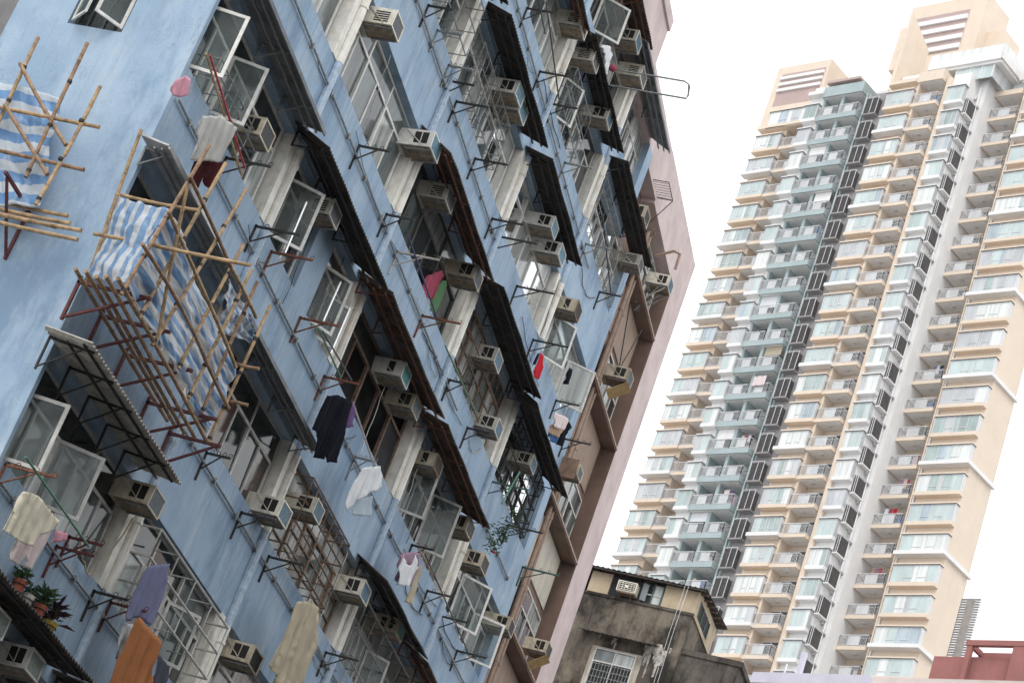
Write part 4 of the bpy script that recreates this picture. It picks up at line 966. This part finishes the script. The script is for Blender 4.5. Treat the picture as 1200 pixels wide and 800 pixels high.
def twin(k, a0, a1, yf, name, side=None, ledge='t_beige', n=5, z0=.36, z1=2.05, depth=.6):
    z = zk(k); b = MB(); x0, x1 = -a1, -a0
    fm = 't_frame'; p = MB(); base = pick(TG)
    ws = [.26, .2, .1, .2, .24] if n == 5 else ([.3, .4, .3] if n == 3 else [1. / n] * n)
    x = x0; t = .05
    b.box(x0, x1, yf, yf + .08, z + z0, z + z0 + t, fm); b.box(x0, x1, yf, yf + .08, z + z1 - t, z + z1, fm)
    for q, w in enumerate(ws):
        w *= (x1 - x0)
        b.box(x, x + t, yf - .002, yf + .08, z + z0 + t, z + z1 - t, fm)
        g = base if random.random() < .55 else pick(TG)
        e = random.gauss(0, .006)
        p.face([(x + t, yf + .04, z + z0 + t), (x + w, yf + .04 + e, z + z0 + t), (x + w, yf + .04 + e, z + z1 - t), (x + t, yf + .04, z + z1 - t)], g)
        if n == 5 and q in (1, 3): b.box(x + t, x + w, yf - .001, yf + .07, z + z0 + .45, z + z0 + .5, fm)
        x += w
    b.box(x1 - t, x1, yf - .002, yf + .08, z + z0 + t, z + z1 - t, fm)
    b.box(x0, x0 + .07, yf + .08, yf + depth, z + z0, z + z1, fm)
    if side is None: b.box(x1 - .07, x1 - .003, yf + .08, yf + depth, z + z0, z + z1, fm)
    o = b.build(name, TW)
    if side is not None:      # glazed return on the right
        s = MB(); s.box(x1 - .06, x1 - .003, yf + .08, yf + depth, z + z0, z + z0 + t, fm); s.box(x1 - .06, x1 - .003, yf + .08, yf + depth, z + z1 - t, z + z1, fm)
        s.box(x1 - .05, x1 - .01, yf + .1, yf + depth, z + z0 + t, z + z1 - t, 't_g3'); s.build('side_pane', o)
    p.build('pane', o)
    h = MB(); h.box(x0 - .12, x1 + .1, yf - .1, yf + depth, z + z1 + .002, z + z1 + .14, 't_frame' if ledge == 't_white' else 't_beige'); h.box(x0 - .1, x1 + .08, yf - .09, yf + depth - .01, z + z1 - .015, z + z1 + .001, 't_dark'); h.build('head', o)
    l = MB()
    if ledge == 'wrap':
        l.box(x0 - .25, x1 + .3, yf - .3, yf + depth, z, z + z0 - .004, 't_white')
        if a0 < .1: l.box(x1, x1 + .3, yf + depth, 4.45, z, z + z0 - .004, 't_white')
    else: l.box(x0 - .06, x1 + .05, yf - .06, yf + depth, z, z + z0 - .004, ledge)
    l.build('sill', o)
    return o
def rail(x0, x1, yf, yb, z, right=True, left=False, panel=True):
    b = MB(); H = 1.05
    def run(p, q):
        p = Vector(p); q = Vector(q); n = max(1, int((q - p).length / .14))
        for k in range(n + 1):
            c = p.lerp(q, k / n); b.box(c.x - .012, c.x + .012, c.y - .012, c.y + .012, z, z + H - .03, 't_steel')
        b.bar(p + Vector((0, 0, z + H)), q + Vector((0, 0, z + H)), .07, .06, 't_steel'); b.bar(p + Vector((0, 0, z + .1)), q + Vector((0, 0, z + .1)), .04, .04, 't_steel')
    run((x0, yf, 0), (x1, yf, 0))
    if right: run((x1, yf, 0), (x1, yb, 0))
    if left: run((x0, yf, 0), (x0, yb, 0))
    if panel: b.box(x0 + (x1 - x0) * .28, x0 + (x1 - x0) * .72, yf + .03, yf + .05, z + .12, z + H - .05, 't_panel')
    return b
balc = {}
def balcony(k, a0, a1, yf, yb, m, key, th=.36, div=False):
    if key not in balc:
        x0, x1 = -a1, -a0; b = MB(); z = 0
        b.box(x0, x1, yf, yb, z, z + th, m)
        o = b.build('balcony', TW)
        c = MB(); c.box(x0 + .16, x1 - .16, yf + .16, yb, z - .012, z - .001, 't_ceil'); c.tube([((x0 + x1) / 2, (yf + yb) / 2, z - .09), ((x0 + x1) / 2, (yf + yb) / 2, z - .012)], .2, 't_steel', 10); c.build('ceiling', o)
        if div: r = rail(x0 + .06, (x0 + x1) / 2 - .1, yf + .06, yb, th, False, True); o2 = r.build('railing', o); r = rail((x0 + x1) / 2 + .1, x1 - .06, yf + .06, yb, th); r.build('railing', o)
        else: r = rail(x0 + .06, x1 - .06, yf + .06, yb, th, True, True); r.build('railing', o)
        d = MB(); xa, xb = (x0 + .5, x1 - .5)
        d.box(xa, xb, yb - .06, yb - .02, th + .02, 2.35, 't_room')
        d.box(xa - .06, xa, yb - .09, yb - .01, th, 2.4, 't_frame'); d.box(xb, xb + .06, yb - .09, yb - .01, th, 2.4, 't_frame'); d.box(xa, xb, yb - .09, yb - .01, 2.35, 2.41, 't_frame'); d.box((xa + xb) / 2 - .04, (xa + xb) / 2 + .04, yb - .09, yb - .01, th, 2.35, 't_frame'); d.box(xa, xb, yb - .08, yb - .02, 2.0, 2.05, 't_frame')
        d.build('balcony_door', o); balc[key] = o
    else: o = copy_tree(balc[key], TW)
    o.location = (0, 0, zk(k)); return o
cage = {}
def condenser(k, a0, a1, yf, yb, z0, h, key, m='t_grey'):
    if key not in cage:
        x0, x1 = -a1, -a0; b = MB()
        b.box(x0, x1, yf, yb, -.14, 0, m)
        o = b.build('condenser_cage', TW)
        c = MB(); c.box(x0 + .08, x1 - .08, yf + .1, yb - .02, 0, h - .1, 't_dark'); c.build('condenser_unit', o)
        f = MB()
        for q in (x0, (x0 + x1) / 2, x1 - .05):
            f.box(q, q + .05, yf, yf + .05, 0, h, 't_steel')
        for q in range(9): z = h * q / 9 + .05; f.box(x0 + .05, x1 - .05, yf + .01, yf + .03, z, z + .04, 't_dark')
        f.box(x0, x1, yf, yf + .05, h, h + .05, 't_steel'); f.box(x1 - .05, x1, yf + .05, yb, h, h + .05, 't_steel'); f.box(x0, x0 + .05, yf + .05, yb, h, h + .05, 't_steel')
        f.build('cage_frame', o); cage[key] = o
    else: o = copy_tree(cage[key], TW)
    o.location = (0, 0, zk(k) + z0); return o
for k in range(KB, KT):
    wrap = k % 3 == 0
    twin(k, 0.02, 4.62, -.05, 'picture_window', None, 'wrap' if wrap else 't_beige')
    twin(k, 15.05, 18.05, -3.75, 'picture_window', None, 'wrap' if wrap else 't_beige')
    twin(k, 33.1, 36.3, -.42, 'picture_window', None, 'wrap' if wrap else 't_beige')
    twin(k, 9.52, 11.4, -3.15, 'bay_window', 1, 't_white', 3)
    twin(k, 26.22, 27.75, -3.9, 'bay_window', None, 't_white', 2)
    balcony(k, 5.45, 8.48, .3, 2.18, 't_beige', 'R'); balcony(k, 12.1, 15.0, -3.6, -1.95, 't_beige', 'M')
    balcony(k, 21.3, 26.18, -3.75, -1.55, 't_teal', 'T', .55, True); balcony(k, 28.0, 33.02, -.35, 1.55, 't_beige', 'L')
    condenser(k, 19.05, 20.55, -3.62, -2.9, .05, 1.95, 'S'); condenser(k, 8.95, 9.45, -2.7, -1.2, -1.0, 1.75, 'F', 't_white')
for a0, a1, yf, yb, m, th in ((5.45, 8.48, .3, 2.18, 't_beige', .6), (12.1, 15.0, -3.6, -1.95, 't_beige', 1.2), (21.3, 26.18, -3.75, -1.55, 't_teal', 1.25), (28, 33.02, -.35, 1.55, 't_beige', .5)):
    b = MB(); tb(b, a0, a1, yf, yb, zk(KT), zk(KT) + th, m); tb(b, a0 + .16, a1 - .16, yf + .16, yb, zk(KT) - .012, zk(KT) - .001, 't_ceil'); b.build('top_canopy', TW)
for q in ((0, 5.3, -.3, .5, ZT + 2.6, ZT + 3.1, 't_beige'), (15, 18.2, -3.75, -3.1, ZT + .1, ZT + .5, 't_beige'), (26.1, 27.9, -3.95, -3.3, ZT + .4, ZT + .8, 't_white'), (33, 36.5, -.5, .2, ZT, ZT + .4, 't_beige')):
    b = MB(); tb(b, *q); b.build('cornice', TW)
# roof: louvred plant boxes, glazed penthouse with parapet
def plantbox(name, a0, a1, b0, b1, z0, z1, la0, la1, lz0, lz1, n, brown0):
    b = MB(); tb(b, a0, a1, b0, b1, z0, z1, 't_beige'); o = b.build(name, TW)
    c = MB(); tb(c, la0, la1, b0 - .02, b0 - .004, brown0, lz1, 't_brown'); c.build('brown_panel', o)
    for q in range(n):
        z = lz0 + (lz1 - lz0) * q / n; c = MB(); tb(c, la0, la1, b0 - .22, b0 - .022, z, z + (lz1 - lz0) / n * .45, 't_white'); c.build('louvre', o)
    return o
plantbox('plant_room', 14, 23.2, 2, 6.2, ZT, TZ + 65.9, 15.8, 23.0, TZ + 59.2, TZ + 64.2, 4, TZ + 59.0)
plantbox('plant_room', 29.6, 36.4, -.4, 3, ZT - .1, TZ + 58.6, 30, 35.6, TZ + 55.2, TZ + 57.6, 3, TZ + 53.4)
twin(17, 30.2, 35.4, -.5, 'picture_window', None, 't_beige')
b = MB(); tb(b, 23.25, 24.1, 2.2, 6, TZ + 58, TZ + 63.5, 't_beige'); b.hexa([(-18.2, -3.7, ZT), (-17.9, -3.7, ZT), (-17.9, .2, ZT), (-18.2, .2, ZT), (-18.2, -3.7, TZ + 59.6), (-17.9, -3.7, TZ + 59.6), (-17.9, .2, TZ + 57.8), (-18.2, .2, TZ + 57.8)], 't_beige'); tb(b, 12, 13.99, 3.5, 6.6, ZT, TZ + 62, 't_beige'); b.build('roof_wall', TW)
b = MB()
tb(b, 6.8, 15.2, -2.4, -2.2, TZ + 52.9, TZ + 53.9, 't_white'); tb(b, 6.7, 6.9, -2.4, 3, TZ + 52.9, TZ + 53.9, 't_white'); tb(b, 6.9, 15.2, -2.2, 3, TZ + 52.6, TZ + 52.95, 't_white'); tb(b, 1.5, 6.7, 1.0, 1.2, TZ + 52.7, TZ + 53.8, 't_white')
tb(b, 20, 26, -1.5, 1, ZT, ZT + 1.6, 't_white'); tb(b, 26, 28, -3, 0, ZT + .8, ZT + 2.0, 't_white'); tb(b, 15.3, 17.8, -2.6, -.5, ZT + .3, ZT + 1.9, 't_white'); b.build('roof_parapet', TW)
for a0, a1, b0, b1, z0, z1, m in ((7.7, 12, -2.0, -1.9, ZT + .6, TZ + 52.6, 't_g1'), (7.6, 7.7, -2.0, 2, ZT + .6, TZ + 52.6, 't_g3'), (6.8, 15.2, -2.36, -2.32, TZ + 53.9, TZ + 54.7, 't_g2'), (6.76, 6.8, -2.3, 3, TZ + 53.9, TZ + 54.7, 't_g2'), (24, 29, -.5, -.4, ZT + 2, ZT + 3.4, 't_g2'), (2, 7.5, 1.3, 1.4, ZT + .4, TZ + 52.6, 't_g3')):
    b = MB(); tb(b, a0, a1, b0, b1, z0, z1, m); b.build('penthouse_glazing', TW)
for a in (7.6, 8.9, 10.2, 11.8): b = MB(); tb(b, a, a + .18, -2.05, -2.001, ZT + .6, TZ + 52.6, 't_frame'); b.build('penthouse_mullion', TW)
b = MB(); tb(b, 22, 26, -3.9, -1.6, ZT + 1.6, ZT + 1.9, 't_brown'); b.build('roof_beam', TW)
# washing on tower balconies
random.seed(11)
for k in range(-5, 17):      # plants, boxes, screens and blinds that differ flat by flat
    for a0, a1, y0, y1 in ((5.7, 8.2, .6, 1.9), (12.4, 14.6, -3.2, -2.2), (21.6, 23.4, -3.3, -2), (24.2, 25.8, -3.3, -2), (28.4, 32.6, .1, 1.4)):
        for _ in range(random.choice([0, 1, 1, 2])):
            b = MB(); a = random.uniform(a0, a1 - .4); y = random.uniform(y0, y1); w = random.uniform(.25, .6); h = random.uniform(.5, 1.5); z = zk(k) + .56
            b.box(-a - w, -a, y, y + .3, z, z + h, random.choice(['c_white', 'c_beige', 'c_mauve', 'leaf', 'c_denim', 't_brown', 'c_pinkwhite', 't_white', 'c_navy'])); b.build('balcony_clutter', TW)
    if random.random() < .3:
        b = MB(); a = random.choice([24.0, 21.5]); b.box(-a - 1.9, -a, -3.3, -3.25, zk(k) + random.uniform(1.6, 2.0), zk(k) + 2.9, random.choice(['c_white', 'c_beige', 't_white'])); b.build('balcony_blind', TW)
def tower_wash(k, a, y, items, label):
    t = empty('laundry', TW.matrix_basis @ Vector((-a, y, zk(k) + 1.2)), math.radians(TR), label, 'laundry')
    for q, (c, w, h) in enumerate(items):
        b = MB(); x = sum(i[1] + .06 for i in items[:q]); n = 6; ys = [.05 * math.sin(s * 2.1 + q) for s in range(n + 1)]
        for s in range(n):
            xa, xb = x + w * s / n, x + w * (s + 1) / n
            b.hexa([(xa, ys[s] - .012, 1.1 - h), (xb, ys[s + 1] - .012, 1.1 - h), (xb, ys[s + 1] + .012, 1.1 - h), (xa, ys[s] + .012, 1.1 - h), (xa, ys[s] - .012, 1.1), (xb, ys[s + 1] - .012, 1.1), (xb, ys[s + 1] + .012, 1.1), (xa, ys[s] + .012, 1.1)], 'c_' + c)
        b.build('garment', t)
    b = MB(); b.bar((-.1, 0, 1.12), (sum(i[1] + .06 for i in items), 0, 1.12), .02, .02, 't_steel'); b.build('rod', t)
    return t
tower_wash(1, 8.0, 1.0, [('white', .4, .8), ('rose', .35, .8), ('red', .4, .95)], 'red and white washing on a right hand tower balcony, lower right')
tower_wash(2, 7.4, 1.0, [('mauve', .45, .8), ('potyellow' if False else 'cream', .35, .9), ('rose', .25, .7)], 'mauve and cream washing on a right hand tower balcony above the red washing')
tower_wash(6, 7.2, 1.0, [('purple', .35, .8), ('white', .3, .9), ('navy', .35, .9)], 'dark blue and white washing high on a right hand tower balcony')
tower_wash(-1, 7.6, 1.0, [('tan', .3, .6), ('mauve', .35, .8), ('rose', .3, .8)], 'tan and mauve washing on a right hand tower balcony below the red washing')
tower_wash(7, 25.8, -3.0, [('navy', .35, .95), ('black', .3, .95), ('navy', .35, .9), ('black', .3, .95)], 'row of dark garments on a high teal balcony')
tower_wash(3, 23.2, -3.0, [('pinkwhite', .35, .6), ('red', .3, .6), ('white', .3, .7), ('navy', .3, .7)], 'mixed small garments on a teal balcony in the middle of the tower')
tower_wash(1, 23.0, -3.2, [('pinkwhite', .6, .8), ('violet', .3, .6)], 'pinkish bundle on a teal balcony just above the old concrete building')
tower_wash(5, 23.2, -3.85, [('pinkwhite', 1.4, 1.0)], 'pale pink sheet over a teal balcony rail')
# ================================================================ OLD CONCRETE BUILDING
OX, OY, OZ, OR = OLD
OB_ = empty('old_building', (OX, OY, 0), math.radians(OR), 'soot stained old concrete building with a corrugated roof hut, lower middle', 'building')
b = MB(); b.box(-12, .0, 0, 9, 0, 32.42, 'concrete'); b.box(-12, .03, -.05, .3, 32.38, 32.47, 'concrete_dk'); b.build('wall', OB_)
b = MB(); b.box(-12, -2.98, -.04, 0, 29.3, 30.9, 'concrete') if False else None; b.box(.001, 2.15, .25, 9, 0, 31.15, 'concrete_dk'); b.box(.0, 2.25, .2, 9, 31.0, 31.2, 'concrete_dk'); b.box(2.15, 3.2, 3.2, 9, 0, 30.2, 'concrete_lt'); b.build('annex', OB_)
b = MB()
b.box(-4.0, -3.22, .0, .2, 32.5, 33.3, 'hut_tan'); b.box(-1.2, .06, .0, .2, 32.5, 33.34, 'hut_tan'); b.box(-9, -4.2, .0, .2, 32.5, 33.3, 'greywall')
b.box(-.12, .06, .2, .5, 32.44, 33.4, 'hut_tan'); b.box(-.12, .06, 2.6, 3.6, 32.44, 33.5, 'hut_tan'); b.box(-.12, .06, .5, 2.6, 33.22, 33.5, 'hut_tan'); b.box(-.12, .06, .5, 2.6, 32.44, 32.6, 'hut_tan')
b.box(-9, -.13, .9, 3.6, 32.45, 33.3, 'interior')
b.build('roof_hut', OB_)
b = MB(); n = 150
for q in range(n):
    x0 = -9 + 9.35 * q / n; x1 = -9 + 9.35 * (q + 1) / n; h0 = .02 * math.sin(q * 1.9); h1 = .02 * math.sin((q + 1) * 1.9)
    b.hexa([(x0, -.3, 33.36 + h0), (x1, -.3, 33.36 + h1), (x1, 4, 33.75 + h1), (x0, 4, 33.75 + h0), (x0, -.3, 33.38 + h0), (x1, -.3, 33.38 + h1), (x1, 4, 33.77 + h1), (x0, 4, 33.77 + h0)], 'corr')
b.box(-9, .3, -.28, -.22, 33.29, 33.34, 'corr')
for q in range(7): b.bar((.02, .2 + q * .6, 33.33 + q * .054), (.34, .2 + q * .6, 33.35 + q * .054), .05, .05, 'framebrown')
b.build('roof_sheet', OB_)
b = MB(); b.box(-3.2, -1.22, .1, .14, 32.52, 33.3, 'interior')
for x in (-2.0, -1.62, -1.26): b.box(x - .025, x + .025, .04, .1, 32.5, 33.3, 'green_iron')
b.box(-1.98, -1.28, .05, .09, 32.84, 32.88, 'framegrey'); o = b.build('window', OB_)
p = MB(); p.face([(-1.59, .08, 32.54), (-1.28, .08, 32.54), (-1.28, .08, 33.26), (-1.59, .08, 33.26)], 'g_net'); p.face([(-2.0, -.1, 32.54), (-1.8, -.02, 32.54), (-1.8, -.02, 33.2), (-2.0, -.1, 33.2)], 'g_mid'); p.build('pane', o)
b = MB(); b.box(.0, .05, .55, 2.55, 32.62, 33.2, 'interior')
for y in (.55, 1.2, 1.9, 2.5): b.box(.03, .08, y - .03, y + .03, 32.6, 33.22, 'green_iron')
b.build('window', OB_)
b = MB(); n = 60
for q in range(n):
    x0 = -3.65 + 2.85 * q / n; x1 = -3.65 + 2.85 * (q + 1) / n; h0 = .015 * math.sin(q * 1.7); h1 = .015 * math.sin((q + 1) * 1.7)
    b.hexa([(x0, -.6, 30.78 + h0), (x1, -.6, 30.78 + h1), (x1, -.01, 30.98 + h1), (x0, -.01, 30.98 + h0), (x0, -.6, 30.8 + h0), (x1, -.6, 30.8 + h1), (x1, -.01, 31.0 + h1), (x0, -.01, 31.0 + h0)], 'corr')
b.build('window_hood', OB_)
b = MB(); b.box(-3.1, -1.2, -.04, -.004, 28.9, 30.5, 'concrete_lt'); b.box(-2.95, -1.42, -.06, -.042, 28.95, 30.42, 'interior')
for x in (-2.95, -2.2, -1.46): b.box(x, x + .05, -.1, -.06, 28.95, 30.42, 'framegrey')
for z in (29.9, 30.38): b.box(-2.9, -1.46, -.098, -.062, z, z + .05, 'framegrey')
for q in range(12): x = -2.88 + q * .12; b.box(x, x + .015, -.125, -.11, 28.95, 29.88, 'greyiron')
for q in range(4): b.box(-2.9, -1.45, -.13, -.115, 29.1 + q * .24, 29.115 + q * .24, 'greyiron')
o = b.build('window', OB_)
p = MB(); p.face([(-2.88, -.07, 29.95), (-2.22, -.07, 29.95), (-2.22, -.07, 30.36), (-2.88, -.07, 30.36)], 'g_mid'); p.face([(-2.14, -.07, 29.95), (-1.48, -.07, 29.95), (-1.48, -.07, 30.36), (-2.14, -.07, 30.36)], 'g_pale'); p.build('pane', o)
b = MB()
for q in range(26):
    x = random.choice([random.uniform(-1.35, -.35), random.uniform(-3.3, -2.2) if random.random() < .25 else random.uniform(-1.25, -.6)]); w = random.uniform(.05, .16); z1 = 31.0 - random.random() * .25 + (.1 if x > -1.2 else 0); h = random.uniform(.15, 1.3 if x > -1.3 else .3); e = -.003 - q * .00012
    b.face([(x, e, z1), (x + w, e, z1 - .02), (x + w * .7, e, z1 - h), (x + w * .2, e, z1 - h * 1.04)], 'whitestain')
b.build('lime_streak', OB_)['kind'] = 'stuff'
for xx in (-.45, -.32):
    b = MB(); b.tube([(xx, -.33, 33.4), (xx - .1, -.1, 31.5), (xx - .05, -.05, 25)], .008, 'steel', 4); b.build('hanging_cable', OB_)
b = MB(); b.box(-2.86, -2.14, -.35, .12, 32.62, 33.02, 'ac'); t = empty('air_conditioner', (OX, OY, 0), math.radians(OR), 'air conditioner with a square grille in the roof hut of the old concrete building', 'air conditioner')
b.build('case', t, bevel=.01)
g = MB(); g.box(-2.82, -2.18, -.362, -.352, 32.66, 32.98, 'acvent')
for q in range(4): z = 32.68 + q * .08; g.box(-2.81, -2.19, -.372, -.363, z, z + .02, 'ac')
for q in range(6): x = -2.78 + q * .11; g.box(x, x + .015, -.374, -.364, 32.68, 32.96, 'ac')
g.box(-2.56, -2.44, -.38, -.375, 32.78, 32.86, 'white'); g.build('front_grille', t)
b = MB(); b.box(-2.8, -2.2, -.34, 0, 32.56, 32.61, 'framebrown'); b.bar((-2.7, -.3, 32.56), (-2.7, 0, 32.4), .03, .03, 'framebrown'); b.bar((-2.3, -.3, 32.56), (-2.3, 0, 32.4), .03, .03, 'framebrown'); b.build('shelf', t)
t = empty('laundry', (OX, OY, 0), math.radians(OR), 'pink and yellow washing below the barred window of the old concrete building', 'laundry')
b = MB()
b.tube([(-3.7, -.7, 28.4), (-1.3, -.7, 28.34)], .015, 'green_iron', 5); b.build('rod', t)
for q, c in enumerate(('rose', 'pink', 'cream', 'rose', 'mauve')):
    b = MB(); x = -3.3 + q * .3; b.hexa([(x, -.72, 28.14), (x + .2, -.7, 28.17), (x + .2, -.68, 28.17), (x, -.7, 28.14), (x + .02, -.72, 28.37), (x + .2, -.71, 28.36), (x + .2, -.69, 28.36), (x + .02, -.7, 28.37)], 'c_' + c); b.build('garment', t)
# ================================================================ LOW ROOFS AT LOWER RIGHT, LOUVRED SCREEN, RED BUILDING
rz = math.radians(TR)
t = empty('low_building', (LAV[0], LAV[1], 0), rz, 'lavender parapet of a low building at the bottom right', 'building')
b = MB(); b.box(-.5, 3.72, 0, 6, 0, 27.2, 'lav'); b.box(-.55, 3.74, -.05, .2, 27.2, 27.55, 'lav'); b.build('wall', t)
b = MB(); b.box(1.0, 1.16, .02, .15, 27.55, 28.3, 'lav'); b.build('post', t)
b = MB(); b.tube([(.2, .5, 27.2), (.2, .5, 28.1)], .03, 'steel', 6); b.build('vent_pipe', t)
t = empty('low_building', (PROOF[0], PROOF[1], 0), rz, 'pale pink flat parapet of a low building at the bottom right corner', 'building')
b = MB(); b.box(-1.6, 9, .3, 6, 0, 28.9, 'paleroof'); b.box(-1.6, 9, 0, .3, 0, 29.17, 'paleroof'); b.build('wall', t)
t = empty('louvred_screen', (TX, TY, 0), rz, 'grey louvred screen of horizontal slats at the right foot of the tower', 'screen')
b = MB()
for q in range(38): z = 78.2 + q * .247; b.box(-6.5, -1.75, 9.4, 9.62, z, z + .09, 'slat')
b.build('slats', t)
b = MB(); b.box(-3.0, -2.2, 9.3, 9.395, 78.2, 87.4, 'slat'); b.build('mesh_panel', t)
b = MB(); b.box(-6.4, -2.1, 9.63, 13, 0, 78.2, 'greywall'); b.box(-6.4, -6.2, 9.63, 9.9, 78.2, 87.6, 'slat'); b.build('frame', t)
RX, RY, RZ = RED
t = empty('red_building', (RX, RY, 0), rz, 'dull red building with a rooftop concrete frame at the right edge', 'building')
b = MB(); b.box(-3, 3.2, .5, 7, 0, RZ - .95, 'redwall'); b.build('wall', t)
b = MB(); b.box(-.4, 4.2, -.1, .25, RZ - .38, RZ, 'redwall'); b.box(-.4, 3.15, 1.6, 1.95, RZ - .5, RZ - .08, 'redwall'); b.box(3.2, 4.0, -.05, 1.95, RZ - 8, RZ - .381, 'redwall'); b.box(-.35, -.1, .26, 1.6, RZ - .36, RZ - .02, 'redwall'); b.box(-.3, .1, -.05, .2, RZ - 3, RZ - .385, 'redwall'); b.build('roof_frame', t)

if HAZE:
    hb = MB(); hb.box(-330, 330, -210, 430, -1.6, 160, 'haze'); h_ = hb.build('haze'); h_['kind'] = 'stuff'
